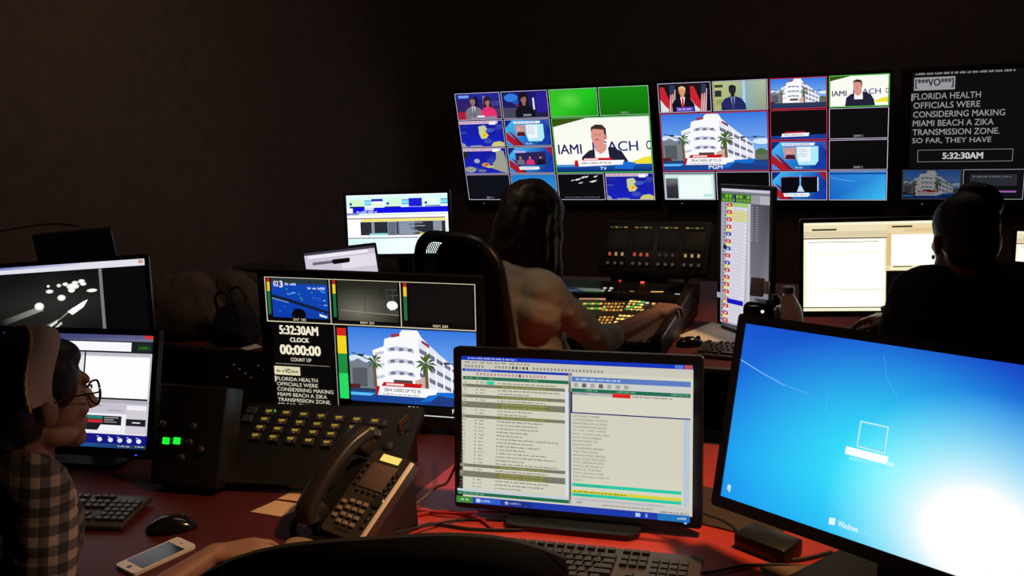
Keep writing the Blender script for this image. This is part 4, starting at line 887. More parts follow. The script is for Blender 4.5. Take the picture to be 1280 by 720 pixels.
bm = B(); tube(bm, hel, .0016, 5); obj('coiled_cord', bm, BLK, ph, True)

# ================================================================ keyboards, mice
def keyboard(label, c, rz, W=.44, D=.145, numpad=True, keysep=True, group=None, lift=.012):
    t = thing('keyboard', label, 'keyboard', c, rz, group); tilt = Matrix.Translation((0, 0, .013)) @ Matrix.Rotation(R(4), 4, 'X')
    bm = B(); box(bm, (-W/2, -D/2, -.008), (W/2, D/2, .006), tilt, .005); obj('body', bm, BROWNP, t)
    kmat = mat('dark key cap', (.035, .03, .028), .4)
    bms = {}
    def key(x, y, w, h=.0155):
        k = (round(w, 4), round(h, 4))
        if k not in bms:
            b = B(); vs = box(b, (-w/2, -h/2, 0), (w/2, h/2, .007))
            for v in vs:
                if v.co.z > .003: v.co.x *= .84; v.co.y *= .8
            me = bpy.data.meshes.new('key'); b.to_mesh(me); b.free(); me.materials.append(kmat); bms[k] = me
        if keysep:
            o = bpy.data.objects.new('key', bms[k]); col.objects.link(o); o.parent = t; o.matrix_basis = tilt @ Matrix.Translation((x, y, .006))
        else: stuff.append((k, x, y))
    stuff = []
    x0 = -W/2+.012; u = .0188
    for j, row in enumerate(([1]*13+[2], [1.5]+[1]*12+[1.5], [1.75]+[1]*11+[2.25], [2.25]+[1]*10+[2.75], [1.5, 1, 1.25, 5.5, 1.25, 1, 1.25, 1.25])):
        x = x0
        for q in row: key(x+q*u/2, D/2-.042-j*u, q*u-.003); x += q*u
    for i in range(13):
        if i != 1: key(x0+(i+.5)*u*1.13, D/2-.017, .0155, .012)
    if numpad:
        x1 = x0+15.3*u; x2 = x1+3.3*u
        for i in range(3):
            for j in (0, 1): key(x1+(i+.5)*u, D/2-.042-j*u, u-.003)
            key(x1+(i+.5)*u, D/2-.042-4*u, u-.003); key(x1+(i+.5)*u, D/2-.017, .0155, .012)
        key(x1+1.5*u, D/2-.042-3*u, u-.003)
        for i in range(4):
            for j in range(5): key(x2+(i+.5)*u, D/2-.042-j*u, u-.003)
    if stuff:
        b = B()
        for k, x, y in stuff: b2 = bms[k]; n0 = len(b.verts); b.from_mesh(b2); b.verts.ensure_lookup_table(); bmesh.ops.translate(b, vec=(x, y, .006), verts=b.verts[n0:])
        o = obj('keys', b, kmat, t, False, False); o.matrix_basis = tilt; o['kind'] = 'stuff'
    return t
def flat(px, py, z=DESK): p = on(px, py, z); return p
k0 = on(812, 706, .765)
KBX = (on(880, 694, .775)-on(650, 672, .775)).normalized(); KBR = math.atan2(KBX.y, KBX.x); kc = on(880, 694, .775)-KBX*.23+V((KBX.y, -KBX.x, 0))*.0775
keyboard('black full-size keyboard lying below the centre rundown monitor', (kc.x, kc.y, DESK), KBR, W=.46, D=.155)
keyboard('dark keyboard in front of the woman in plaid', (-1.90, 1.53, DESK), R(14), W=.44)
keyboard('dark keyboard lying beside paper on the second row desk', (-.56, 3.21, DESK), R(-4), W=.30, D=.14, numpad=False, keysep=False)
def mouse(label, c, rz, L=.11, Wd=.062, H=.036):
    t = thing('computer_mouse', label, 'mouse', c, rz)
    bm = B(); bmesh.ops.create_icosphere(bm, subdivisions=4, radius=1)
    for v in bm.verts:
        x, y, z = v.co; v.co = (x*Wd/2*(1-.12*y), y*L/2, (max(z, -.25)+.25)/1.25*H*(1-.25*y*y+.08*-y))
    obj('body', bm, GLOSS, t)
    bm = B(); lathe(bm, [(.004, -.003), (.008, -.003), (.008, .003), (.004, .003)], 16, Matrix.Translation((0, L*.28, H*.80)) @ Matrix.Rotation(PI/2, 4, 'Y')); obj('scroll_wheel', bm, DARK, t)
    return t
p = on(214, 655, .765); mouse('black computer mouse on the red desk above the white smartphone', (p.x, p.y, DESK), R(-60), L=.115)
p = on(863, 427, .765); mouse('small black mouse on white paper next to the switcher', (p.x, p.y, DESK+.002), R(-70), L=.10, Wd=.055, H=.032)

# ================================================================ smartphone, notes, papers
A, B_, C_, D_ = on(137, 706, DESK+.008), on(176, 716, DESK+.008), on(252, 681, DESK+.008), on(207, 669, DESK+.008)
ax = (D_-A); cen = (A+C_)/2; ang = math.atan2((C_-on(176, 716, DESK+.008)).y, (C_-on(176, 716, DESK+.008)).x)
sp_ = thing('smartphone', 'white smartphone with dark screen lying on desk at lower left', 'phone', (cen.x, cen.y, DESK), ang)
bm = B(); prism(bm, rrect(-.075, -.0365, .075, .0365, .008), .001, .0085); obj('body', bm, WHITEP, sp_)
bm = B(); prism(bm, rrect(-.051, -.032, .049, .032, .001), .0085, .0089); obj('screen', bm, GLOSS, sp_)
bm = B(); lathe(bm, [(.0055, .0085), (.0055, .0088)], 20, Matrix.Translation((-.063, 0, 0))); obj('home_button', bm, DARK, sp_)
bm = B(); box(bm, (.060, -.006, .0085), (.0615, .006, .0088)); obj('earpiece', bm, DARK, sp_)
NOTE = mat('pale orange note paper', (.74, .50, .30), .7, var=.05)
def sheet(label, px, z, material, name='paper_note', cat='paper', grp=None, th=.0012):
    P = [on(x, y, z) for x, y in px]; c = sum(P, V())/len(P); t = bpy.data.meshes.new(name); bm = B(); prism(bm, [(p.x-c.x, p.y-c.y) for p in P], 0, th)
    o = obj(name, bm, material, None, False, False); o.location = (c.x, c.y, z); o.matrix_basis = Matrix.Translation((c.x, c.y, z)); return tag(o, label, cat, grp)
sheet('nearer of two pale orange notes left of the phone', [(313, 640), (345, 626), (373, 630), (377, 637), (350, 646)], DESK+.0005, NOTE)
sheet('further pale orange note with a point, left of the phone', [(347, 624), (374, 610), (385, 618), (380, 628)], DESK+.0005, NOTE)
sheet('white paper sheet on second row desk between switcher and portrait monitor', [(848, 420), (890, 403), (922, 408), (922, 432), (868, 428)], DESK+.0005, PAPER, 'paper_sheet')
sheet('small brown card on second row desk, left of the dim paper slip', [(252, 434), (266, 431), (274, 434), (260, 437)], DESK+.0005, BROWNP, 'paper_sheet')
sheet('dim paper slip just left of the multi-picture monitor', [(300, 435), (320, 430), (328, 434), (308, 438)], DESK+.0005, PAPER, 'paper_sheet')
# tan pouch next to the hand
pc = on(378, 683, DESK+.01); bm = B(); bmesh.ops.create_icosphere(bm, subdivisions=3, radius=1)
for v in bm.verts: v.co = (v.co.x*.055, v.co.y*.032, max(v.co.z, -.3)*.016+.006)
o = obj('cloth_pad', bm, mat('tan cloth', (.30, .21, .13), .9, bump=.3), None); o.location = (pc.x, pc.y, DESK); o.rotation_euler = (0, 0, R(-20)); tag(o, 'low tan padded cloth right of the hand on the desk', 'pad')

# ================================================================ cables
REDC = mat('red cable', (.45, .03, .03), .4); GRYC = mat('grey cable', (.35, .34, .33), .4)
def cable(label, pts, r, material, name='cable'):
    bm = B(); tube(bm, spline(pts, 10), r, 8); o = obj(name, bm, material); return tag(o, label, 'cable')
Z = DESK+.0045
cable('red cable curving over the desk right of the phone', [on(436, 684, Z), on(470, 669, Z), on(500, 652, Z), on(530, 642, Z), on(565, 640, Z), on(598, 648, Z), on(615, 660, Z)], .0042, REDC)
cable('thin red cable running along behind the phone base', [on(500, 632, Z), on(525, 638, Z), on(560, 641, Z+.008), on(600, 640, Z+.008), on(640, 640, Z)], .0025, REDC)
cable('black cable arching on the red desk beneath the rundown monitor', [on(480, 676, Z), on(510, 664, Z), on(536, 655, Z), on(560, 657, Z), on(590, 661, Z), on(650, 662, Z), on(700, 655, Z)], .0035, EDGE)
cable('second black cable trailing from the phone toward the monitor stand', [on(455, 674, Z+.009), on(480, 670, Z+.009), on(520, 660, Z+.012), on(575, 650, Z), on(640, 650, Z)], .003, EDGE)
cable('pale grey cable hanging down between the two front monitors', [V((-.985, 2.05, 1.0)), on(566, 590, .84), on(545, 610, .80), on(515, 634, Z)], .003, GRYC)
cable('black cable looping under the blue login monitor', [on(870, 640, Z), on(905, 652, Z), on(930, 672, Z), on(945, 690, Z), on(990, 700, Z), on(1040, 690, Z)], .004, EDGE)
cable('pair of dark cables crossing red desk at bottom right', [on(830, 712, Z), on(880, 716, Z), on(940, 706, Z), on(1010, 708, Z), on(1060, 716, Z)], .003, EDGE)
cable('thin dark cable running along the left side wall', [V((-3.017, 2.1, 1.285)), V((-3.016, 2.4, 1.28)), V((-3.016, 2.62, 1.27)), V((-3.016, 2.75, 1.24))], .002, EDGE)
# stack of gear beneath the login monitor
pd = on(915, 640, DESK); o = bx('desk_mat', (-.13, -.09, 0), (.13, .09, .004), mat('dark brown mat', (.05, .03, .025), .8, var=.5, scale=60, bump=.4), None, None, .002); o.location = (pd.x, pd.y, DESK+.0008); o.rotation_euler = (0, 0, R(-12)); tag(o, 'dark brown mottled mat between the two front monitors', 'mat')
gb = on(960, 672, DESK+.03); o = bx('power_adapter', (-.06, -.035, 0), (.06, .035, .035), BLK, None, None, .006); o.location = (gb.x, gb.y, DESK); o.rotation_euler = (0, 0, R(-25)); tag(o, 'small black power adapter under the blue login monitor', 'adapter')
gb = on(1030, 700, DESK+.03); bm = B(); prism(bm, rrect(-.075, -.05, .075, .05, .006), 0, .012); o = obj('notebook', bm, mat('brown card', (.16, .09, .05), .7)); o.location = (gb.x-.03, gb.y-.05, DESK); o.rotation_euler = (0, 0, R(20)); tag(o, 'small brown notebook lying under the blue login monitor', 'notebook')

# ================================================================ bottle, small desk phone behind the login monitor
bp = deep(985, 398, 3.1); bz = DESK
PLA = mat('clear bottle plastic', (.62, .68, .58), .25, trans=.75, ior=1.1, var=.02)
bt = thing('water_bottle', 'clear plastic water bottle with cap beside the cream screen', 'bottle', (bp.x, bp.y, bz))
hh = deep(988, 356, 3.1).z-bz
bm = B(); s_ = hh/.30
prof = [(.040, 0), (.046, .006), (.046, .07), (.044, .075), (.046, .08), (.046, .15), (.044, .155), (.046, .16), (.045, .19), (.040, .22), (.030, .245), (.018, .268), (.0155, .275), (.0155, .283)]
lathe(bm, [(r*1.06, z*s_) for r, z in prof], 32); obj('bottle_body', bm, PLA, bt)
bm = B(); lathe(bm, [(.019, .278*s_), (.019, .299*s_), (.017, .301*s_)], 24); obj('cap', bm, mat('dull cap plastic', (.16, .14, .13), .4), bt)
bm = B(); lathe(bm, [(.038, .004), (.0455, .008), (.0455, .155*s_)], 32); obj('water', bm, mat('water', (.85, .95, .95), .05, trans=1, ior=1.12, var=.01), bt)
q = deep(950, 357, 3.0)
sp2 = thing('small_desk_phone', 'small dark handset unit with white label between portrait monitor and bottle', 'telephone', (q.x, q.y, DESK), R(-15))
H2 = q.z-DESK
bm = B(); box(bm, (-.045, -.04, .001), (.055, .05, H2-.05), None, .02, 3); obj('body', bm, GLOSS, sp2)
TM = Matrix.Translation((-.005, -.01, H2)) @ Matrix.Rotation(R(78), 4, 'X')
bm = B(); box(bm, (-.024, -.032, -.012), (.020, .026, 0), TM, .004); obj('display', bm, mat('grey display glass', (.4, .4, .42), .5), sp2)
bm = B(); box(bm, (.022, -.022, -.012), (.036, .018, 0), TM, .003); obj('label_strip', bm, WHITEP, sp2)
bm = B(); bmesh.ops.create_icosphere(bm, subdivisions=2, radius=.005); bmesh.ops.translate(bm, vec=(.028, -.045, H2-.07), verts=bm.verts[:]); obj('indicator_light', bm, ledmat('white pip', (230, 235, 245), 1.5), sp2)
bm = B(); lathe(bm, [(.0, -.0), (.018, .004), (.02, .02), (.01, .034)], 16, Matrix.Translation((.052, -.01, H2-.055))); obj('knob', bm, DARK, sp2)

# dark unlit display above the upper-left monitor
q = deep(92, 305, 3.42); DM = frame_m(q, R(30), R(-8), R(2)); dz_ = thing('unlit_display', 'dark rectangular unlit display standing behind the night traffic monitor', 'display', (q.x, q.y+.06, .0))
bm = B(); box(bm, (-.135, -.09, -.03), (.135, .045, 0), DM, .006); obj('housing', bm, BLK, dz_, True)
bm = B(); box(bm, (-.125, -.08, 0), (.125, .035, .001), DM); obj('screen', bm, mat('matt dark display', (.01, .01, .011), .6), dz_, True)
bm = B(); tube(bm, [(q.x, q.y+.03, q.z-.05), (q.x, q.y+.06, .9), (q.x, q.y+.06, .02)], .014, 12); obj('pole', bm, BLK, dz_, True)
bm = B(); lathe(bm, [(.13, .001), (.13, .012), (.03, .03)], 28, Matrix.Translation((q.x, q.y+.06, 0))); obj('round_base', bm, BLK, dz_, True)
# small dark task lamp / tray seen just left of the multi monitor's top
q = deep(318, 334, 2.9)
tl = thing('task_lamp', 'switched-off black task lamp behind upper left corner of multi-picture monitor', 'lamp', (q.x-.02, q.y+.02, DESK))
bm = B(); HM = Matrix.Translation((q.x, q.y, q.z)) @ Matrix.Rotation(R(-15), 4, 'Z')
box(bm, (-.06, -.04, -.006), (.09, .05, .006), HM, .005); obj('lamp_head', bm, BLK, tl, True)
bm = B(); tube(bm, spline([(q.x+.03, q.y+.02, q.z-.004), (q.x+.03, q.y+.08, q.z-.10), (q.x-.02, q.y+.05, DESK+.02)], 8), .008, 10); obj('arm', bm, BLK, tl, True)
bm = B(); lathe(bm, [(.07, .001), (.07, .014), (.02, .02)], 24, Matrix.Translation((q.x-.02, q.y+.02, DESK))); obj('lamp_base', bm, BLK, tl, True)
tl.matrix_basis = tl.matrix_basis
# ================================================================ chairs
MESHW = mat('black mesh weave', (.02, .022, .022), .7)
def office_chair(label, loc, rz, seat_z=.46, back_h=.56, back_w=.46, top_gap=False, round_top=False, shell_seat=True, coat=False):
    t = thing('office_chair', label, 'chair', loc, rz)      # the sitter faces local +Y
    bm = B(); box(bm, (-.25, -.23, seat_z-.08), (.25, .25, seat_z), None, .035, 4); obj('seat', bm, CHAIRF, t)
    bm = B(); lathe(bm, [(.028, .10), (.028, seat_z-.08)], 16); obj('gas_column', bm, STEEL, t)
    for k in range(5):
        a = 2*PI*k/5+.3; bm = B(); tube(bm, [(0, 0, .11), (.16*math.cos(a), .16*math.sin(a), .095), (.29*math.cos(a), .29*math.sin(a), .07)], [.026, .02, .014], 10); lg = obj('base_arm', bm, BLK, t)
        bm = B(); lathe(bm, [(.01, -.022), (.028, -.02), (.028, .02), (.01, .022)], 16, Matrix.Translation((.29*math.cos(a), .29*math.sin(a), .029)) @ Matrix.Rotation(a, 4, 'Z') @ Matrix.Rotation(PI/2, 4, 'X')); obj('caster', bm, BLK, lg)
    z0 = seat_z+.10; z1 = z0+back_h; w2 = back_w/2
    def bend(x, z): return V((x, -.27-.10*(z-z0)/back_h+.35*x*x, z))
    o = rrect(-w2, z0, w2, z1, .10, 8)
    if top_gap:
        bm = B(); pts = [bend(x, z) for x, z in o]; tube(bm, pts+[pts[0], pts[1]], .017, 12, False); obj('back_frame', bm, BLK, t)
        bm = B(); i_ = rrect(-w2+.10, z0+.02, w2+.0, z1-.0, .09, 8)
        a_ = [bm.verts.new(bend(x, z)+V((0, .018, 0))) for x, z in i_]; b2 = [bm.verts.new(bend(x, z)-V((0, .018, 0))) for x, z in i_]
        bm.faces.new(a_); bm.faces.new(b2[::-1]); n = len(i_)
        for k in range(n): bm.faces.new((a_[k], b2[k], b2[(k+1) % n], a_[(k+1) % n]))
        obj('back_pad', bm, CHAIRF, t, False, False)
        bm = B(); nn = 12
        for k in range(14):
            x = -w2+.01+k*.010
            tube(bm, [bend(x+.012*((i % 2)), z0+.02+(z1-z0-.04)*i/26) for i in range(27)], .0019, 5)
        mo = obj('mesh_weave', bm, MESHW, t); mo['kind'] = 'stuff'
    else:
        bm = B(); N, MM = 16, 16
        g = []
        for side in (1, -1):
            gr = []
            for j in range(MM+1):
                row = []
                for i in range(N+1):
                    u = -1+2*i/N; v = j/MM; zz = z0+(z1-z0)*v; ww = w2*(1-.10*max(0, v-.5)**1.5*2)
                    k = max(0, abs(u)-.7)/.3; top = z1-(.085*abs(u)**3 if round_top else .07*k**2.2); zz = z0+(top-z0)*v
                    e = (1-abs(u)**6)*(1-abs(2*v-1)**8); th_ = .006+.022*e
                    row.append(bm.verts.new(bend(u*ww, zz)+V((0, side*th_, 0))))
                gr.append(row)
            g.append(gr)
        for s2, gr in enumerate(g):
            for j in range(MM):
                for i in range(N):
                    f = (gr[j][i], gr[j][i+1], gr[j+1][i+1], gr[j+1][i]); bm.faces.new(f if s2 == 0 else f[::-1])
        F_, K_ = g
        def edge(a, b):
            for i in range(len(a)-1): bm.faces.new((a[i], a[i+1], b[i+1], b[i]))
        edge(F_[0], K_[0]); edge(F_[-1], K_[-1]); edge([r[0] for r in F_], [r[0] for r in K_]); edge([r[-1] for r in F_], [r[-1] for r in K_])
        obj('backrest', bm, CHAIRF, t)
    bm = B(); tube(bm, [(0, -.05, seat_z-.07), (0, -.30, seat_z-.06), (0, -.345, z0+.15)], [.02, .02, .014], 10); obj('back_stem', bm, BLK, t)
    for s in (-1, 1):
        bm = B(); tube(bm, [(s*.25, 0, seat_z-.06), (s*.285, 0, seat_z), (s*.285, -.02, seat_z+.20)], .014, 10); a_ = obj('armrest_post', bm, BLK, t)
        bm = B(); box(bm, (s*.285-.035, -.14, seat_z+.20), (s*.285+.035, .12, seat_z+.225), None, .012, 3); obj('armrest_pad', bm, BLK, t)
    return t
# foreground chair: backrest toward the camera
office_chair('black fabric office chair with only its curved back showing at bottom foreground', (-.965, 1.565, 0), R(25), seat_z=.44, back_h=.465, back_w=.68, round_top=True)
# chair of the woman at the switcher
q = deep(566, 330, 2.72)
office_chair('black office chair with open mesh corner behind the woman at switcher', (q.x+math.sin(R(20))*.37, q.y+math.cos(R(20))*.37, 0), R(-20), seat_z=.44, back_h=.75, back_w=.33, top_gap=True)
JK = mat('brown bag cloth', (.10, .068, .05), .95, var=.3, scale=30, bump=.6)
def bag(label, px, py, d, wx, wy, hz, material, rz, name='handbag', seed=1, handles=True):
    q = deep(px, py, d); t = thing(name, label, 'bag', (q.x, q.y, DESK), R(rz)); bm = B(); bmesh.ops.create_icosphere(bm, subdivisions=4, radius=1)
    for v in bm.verts:
        x, y, z = v.co; sgn = lambda a, e: math.copysign(abs(a)**e, a); z2 = (sgn(z, .7)+1)/2
        k = 1-.45*z2**1.5; fold = 1+.05*math.sin(9*x+seed)+.05*math.sin(7*z+3*x+seed)+.03*math.sin(17*y+5*z)
        v.co = (sgn(x, .7)*wx/2*k*fold+.03*z2*math.sin(seed), sgn(y, .7)*wy/2*k*fold, .001+z2*hz*(1-.10*math.cos(5*x+seed)*abs(x)))
    obj('pouch', bm, material, t)
    if handles:
        for sgn_ in (-1, 1):
            bm = B(); tube(bm, spline([(-wx*.2, sgn_*wy*.2, hz*.8), (-wx*.22, sgn_*wy*.24, hz*1.1), (0, sgn_*wy*.28, hz*1.28), (wx*.2, sgn_*wy*.24, hz*1.08), (wx*.18, sgn_*wy*.2, hz*.8)], 6), .006, 8); obj('handle', bm, material, t)
bag('slumped brown cloth bag on second row desk, dimly lit against the wall', 232, 400, 3.92, .34, .20, .27, JK, 10, seed=1, handles=False)
bag('lighter brown folded bag just left of the multi-picture monitor', 300, 392, 4.1, .28, .16, .24, JK, -12, seed=4, handles=False)
bag('black rounded bag in front of the brown bags', 294, 420, 3.80, .22, .14, .17, CHAIRF, -5, seed=2)
office_chair('dark chair seat of the silhouetted person at the cream monitor', (.09, 2.66, 0), R(8), seat_z=.44, back_h=.42, back_w=.46)

# ================================================================ people
def capsule(bm, p0, r0, p1, r1, seg=14):
    p0, p1 = V(p0), V(p1); d = p1-p0; L = d.length; t = d/L; pts, rs = [], []
    for k in range(5): a = PI/2*k/5; pts.append(p0-t*r0*math.cos(a)); rs.append(max(r0*math.sin(a), r0*.05))
    pts.append(p0); rs.append(r0); pts.append(p1); rs.append(r1)
    for k in range(1, 6): a = PI/2*k/5; pts.append(p1+t*r1*math.sin(a)); rs.append(max(r1*math.cos(a), r1*.05))
    tube(bm, pts, rs, seg)
def limb(bm, pts, rs):
    for a, b, c, d in zip(pts, rs, pts[1:], rs[1:]): capsule(bm, a, b, c, d)
def ell(bm, c, r, M=None):
    g = bmesh.ops.create_icosphere(bm, subdivisions=3, radius=1, matrix=Matrix.Translation(V(c)) @ Matrix.Diagonal((*r, 1)))
    if M is not None: bmesh.ops.transform(bm, matrix=M, verts=g['verts'])
def fuse(name, bm, material, parent, voxel=.007, smooth=6, world=True, factor=.5, fold=0):
    bmesh.ops.recalc_face_normals(bm, faces=bm.faces[:])
    me = bpy.data.meshes.new(name); bm.to_mesh(me); bm.free(); o = bpy.data.objects.new('t', me); col.objects.link(o)
    m1 = o.modifiers.new('r', 'REMESH'); m1.mode = 'VOXEL'; m1.voxel_size = voxel
    m2 = o.modifiers.new('s', 'SMOOTH'); m2.factor = factor; m2.iterations = smooth
    if fold:
        tx = bpy.data.textures.get('cloth folds') or bpy.data.textures.new('cloth folds', 'CLOUDS'); tx.noise_scale = .075; tx.noise_depth = 2
        m3 = o.modifiers.new('d', 'DISPLACE'); m3.texture = tx; m3.strength = fold; m3.mid_level = .3; m3.texture_coords = 'GLOBAL'
    dg = bpy.context.evaluated_depsgraph_get(); dg.update(); me2 = bpy.data.meshes.new_from_object(o.evaluated_get(dg)); bpy.data.objects.remove(o)
    me2.name = name; me2.polygons.foreach_set('use_smooth', [True]*len(me2.polygons)); me2.materials.clear()
    return mesh_obj(name, me2, material, parent, world)
def head_frame(c, face, tilt_side=0, nod=0):
    y = V(face).normalized(); z = V((0, 0, 1)); x = y.cross(z).normalized(); z = x.cross(y).normalized()
    return basis(c, x, y, z) @ Matrix.Rotation(R(tilt_side), 4, 'Y') @ Matrix.Rotation(R(nod), 4, 'X')
def head(bm, M, s=1.0):
    M = M @ Matrix.Scale(s, 4)
    ell(bm, (0, -.012, .028), (.074, .094, .086), M); ell(bm, (0, .032, -.02), (.062, .062, .082), M); ell(bm, (0, .05, -.062), (.047, .045, .045), M)
    ell(bm, (0, .074, -.092), (.026, .024, .022), M); ell(bm, (0, .078, .028), (.05, .016, .014), M)
    for sx in (-1, 1):
        ell(bm, (sx*.035, .068, -.028), (.022, .018, .018), M); ell(bm, (sx*.040, .025, -.075), (.022, .04, .022), M)
        ell(bm, (sx*.076, -.008, -.018), (.008, .019, .031), M); ell(bm, (sx*.081, -.016, -.01), (.006, .012, .02), M)
    g = [(0, .090, .012), (0, .104, -.010), (0, .113, -.028)]
    for a, b, r1, r2 in ((g[0], g[1], .007, .008), (g[1], g[2], .008, .011)): q = B(); capsule(q, a, r1, b, r2); bmesh.ops.transform(q, matrix=M, verts=q.verts[:]); me = bpy.data.meshes.new('x'); q.to_mesh(me); q.free(); bm.from_mesh(me); bpy.data.meshes.remove(me)
    for sx in (-1, 1): ell(bm, (sx*.011, .102, -.031), (.008, .010, .007), M)
    ell(bm, (0, .088, -.058), (.022, .012, .007), M); ell(bm, (0, .086, -.069), (.019, .012, .008), M)
def hand(bm, wrist, d, up, side, size=1.0, curl=(.25, .35, .35), spread=.12, curls=None):
    # d: direction of the fingers, up: back of the hand, side: +1 when the thumb lies towards d x up
    d = V(d).normalized(); up = V(up); up = (up-d*up.dot(d)).normalized(); s = d.cross(up)*side; W0 = V(wrist); S = size
    for k in (-1.5, -.5, .5, 1.5): capsule(bm, W0+s*k*.011*S, .014*S, W0+d*.078*S+s*k*.019*S, .0115*S, 10)
    capsule(bm, W0+s*.012*S, .018*S, W0+d*.05*S+s*.02*S-up*.006*S, .017*S, 10)
    for k, (off, L, q) in enumerate(((1.5, .070, 0), (.5, .080, 1), (-.5, .074, 2), (-1.5, .058, 3))):
        cu = curls[k] if curls else curl; base = W0+d*.080*S+s*off*.0195*S; dirv = (d+s*spread*off).normalized(); a = 0; p = base; r = .0088*S
        for j, (fr, c) in enumerate(zip((.45, .31, .24), cu)):
            a += c; v = dirv*math.cos(a)-up*math.sin(a); p2 = p+v*L*fr*S; capsule(bm, p, r, p2, r*.93, 10); p = p2; r *= .93
    p = W0+d*.02*S+s*.026*S-up*.006*S; v1 = (d*.75+s*.6-up*.25).normalized(); v2 = (d*.95+s*.25-up*.25).normalized()
    capsule(bm, p, .0145*S, p+v1*.040*S, .0115*S, 10); p += v1*.040*S; capsule(bm, p, .0108*S, p+v2*.030*S, .0095*S, 10); p += v2*.030*S; capsule(bm, p, .0092*S, p+v2*.022*S, .0078*S, 10)

def torso(bm, pelvis, chest, neck, shl, shr, k=1.0, w=.15, grow=0.0):
    pelvis, chest, neck, shl, shr = map(V, (pelvis, chest, neck, shl, shr)); ax = (shr-shl).normalized()
    g = grow
    for f, ww, rr in ((0, .085, .105), (.35, .07, .098), (.7, .085, .105), (1, .09, .108)):
        c = pelvis.lerp(chest, f); capsule(bm, c-ax*ww*k, rr*k+g, c+ax*ww*k, rr*k+g)
    for f in (.15, .5, .85):
        c = pelvis.lerp(chest, f); capsule(bm, c-ax*.075*k, .1*k+g, c+ax*.075*k, .1*k+g)
    top_ = chest.lerp(neck, .45); capsule(bm, shl.lerp(top_, .12), .058*k+g, shr.lerp(top_, .12), .058*k+g); capsule(bm, chest, .11*k+g, top_, .07*k+g)
    capsule(bm, top_, .06*k+g, shl, .052*k+g); capsule(bm, top_, .06*k+g, shr, .052*k+g)
def strand_hair(bm, M, paths, r0, r1):
    for pth in paths:
        P_ = [M @ V(p) for p in pth]; P_ = spline(P_, 4); n = len(P_)
        for i in range(n-1): a = r0+(r1-r0)*i/(n-1); b = r0+(r1-r0)*(i+1)/(n-1); capsule(bm, P_[i], a, P_[i+1], b, 10)

# ---- woman at the switcher
wt = thing('person', 'woman with long dark hair in cream top reaching over switcher buttons', 'person', (-1.12, 2.66, 0))
face = V((.32, .93, -.16)); HC = deep(668, 278, 2.95); HM_ = head_frame(HC, face, 0, 0)
fx = V((.61, .79, 0)).normalized(); rx = V((fx.y, -fx.x, 0))
chest = deep(653, 378, 2.98)-fx*.02; neck = HC+V((-.03, -.03, -.13)); shR = chest+rx*.175+V((0, 0, .07)); shL = chest-rx*.155+V((0, 0, .085))
pel = V((chest.x-.04, chest.y-.02, .56))
elb = deep(748, 428, 3.02); wri = deep(822, 392, 3.22); hnd = deep(862, 362, 3.42)
elb.z = max(elb.z, .86)
bm = B(); head(bm, HM_); limb(bm, [HM_ @ V((0, -.02, -.05)), neck+V((0, 0, -.03))], [.05, .055]); torso(bm, pel, chest, neck, shL, shR, .74)
limb(bm, [shR, elb], [.038, .034]); limb(bm, [elb, elb.lerp(wri, .35), wri], [.035, .034, .023])
fd = (hnd-wri).normalized(); hand(bm, wri, fd, V((0, -.15, 1)), -1, 1.0, curls=[(.35, .3, .2), (.45, .4, .3), (.5, .5, .4), (.55, .55, .4)], spread=.2)
elL = shL+fx*.18+V((0, 0, -.20)); wrL = elL+fx*.10+rx*.05+V((0, 0, -.20)); limb(bm, [shL, elL, wrL], [.046, .036, .024]); hand(bm, wrL, fx, V((0, 0, 1)), 1)
hipR, hipL = pel+rx*.09, pel-rx*.09
for h in (hipR, hipL):
    kn = h+fx*.38+V((0, 0, .02)); an = V((kn.x, kn.y, .1))-fx*.03; limb(bm, [h, kn, an, an+fx*.14+V((0, 0, -.05))], [.085, .058, .04, .034])
fuse('body', bm, SKIN, wt, .006, 3)
bm = B(); torso(bm, pel+V((0, 0, .02)), chest, neck+V((0, 0, -.03)), shL, shR, .95, grow=.006)
limb(bm, [shR, shR.lerp(elb, .5), elb, elb.lerp(wri, .22)], [.052, .046, .044, .040]); limb(bm, [shL, elL, elL.lerp(wrL, .3)], [.055, .050, .044])
for f in (.2, .45, .7): c = shR.lerp(elb, f); q = (elb-shR).normalized(); n_ = q.cross(fx).normalized(); capsule(bm, c-n_*.05, .01, c+n_*.05+q*.02, .012, 8)
tn = chest.lerp(neck, .5); capsule(bm, tn-fx*.02, .08, shR+V((0, 0, -.01)), .056); capsule(bm, tn-fx*.02, .085, shL+V((0, 0, -.01)), .060)
capsule(bm, chest-fx*.045-rx*.05, .085, shR-fx*.02+V((0, 0, -.06)), .06); capsule(bm, chest-fx*.045+rx*.03+V((0, 0, .03)), .125, pel-fx*.04+rx*.02+V((0, 0, .1)), .125); capsule(bm, chest-fx*.045-rx*.05+V((0, 0, .03)), .12, pel-fx*.04-rx*.04+V((0, 0, .1)), .12)
fuse('top', bm, CREAM, wt, .007, 10, fold=.016)
bm = B()
for h in (hipR, hipL): kn = h+fx*.38+V((0, 0, .02)); an = V((kn.x, kn.y, .12))-fx*.03; limb(bm, [h, kn, an], [.095, .068, .055])
fuse('trousers', bm, JEANS, wt, .01, 4)
bm = B(); ell(bm, (0, -.02, .035), (.086, .105, .096), HM_); ell(bm, (0, -.055, -.02), (.08, .075, .09), HM_)
for k in range(13):
    a = R(-105+210*k/12); x, y = math.sin(a)*.078, -.02-math.cos(a)*.092; j = random.uniform(-.01, .01)
    strand_hair(bm, HM_, [[(x*.8, y*.8, .06), (x, y, .0), (x*1.12, y*1.06, -.09), (x*1.12+j, y*1.0+.005, -.15), (x*1.0+j*2, y*.9+.01, -.185-.02*math.cos(a*2))]], .026, .012)
fuse('hair', bm, HAIRD, wt, .006, 2, fold=.022)
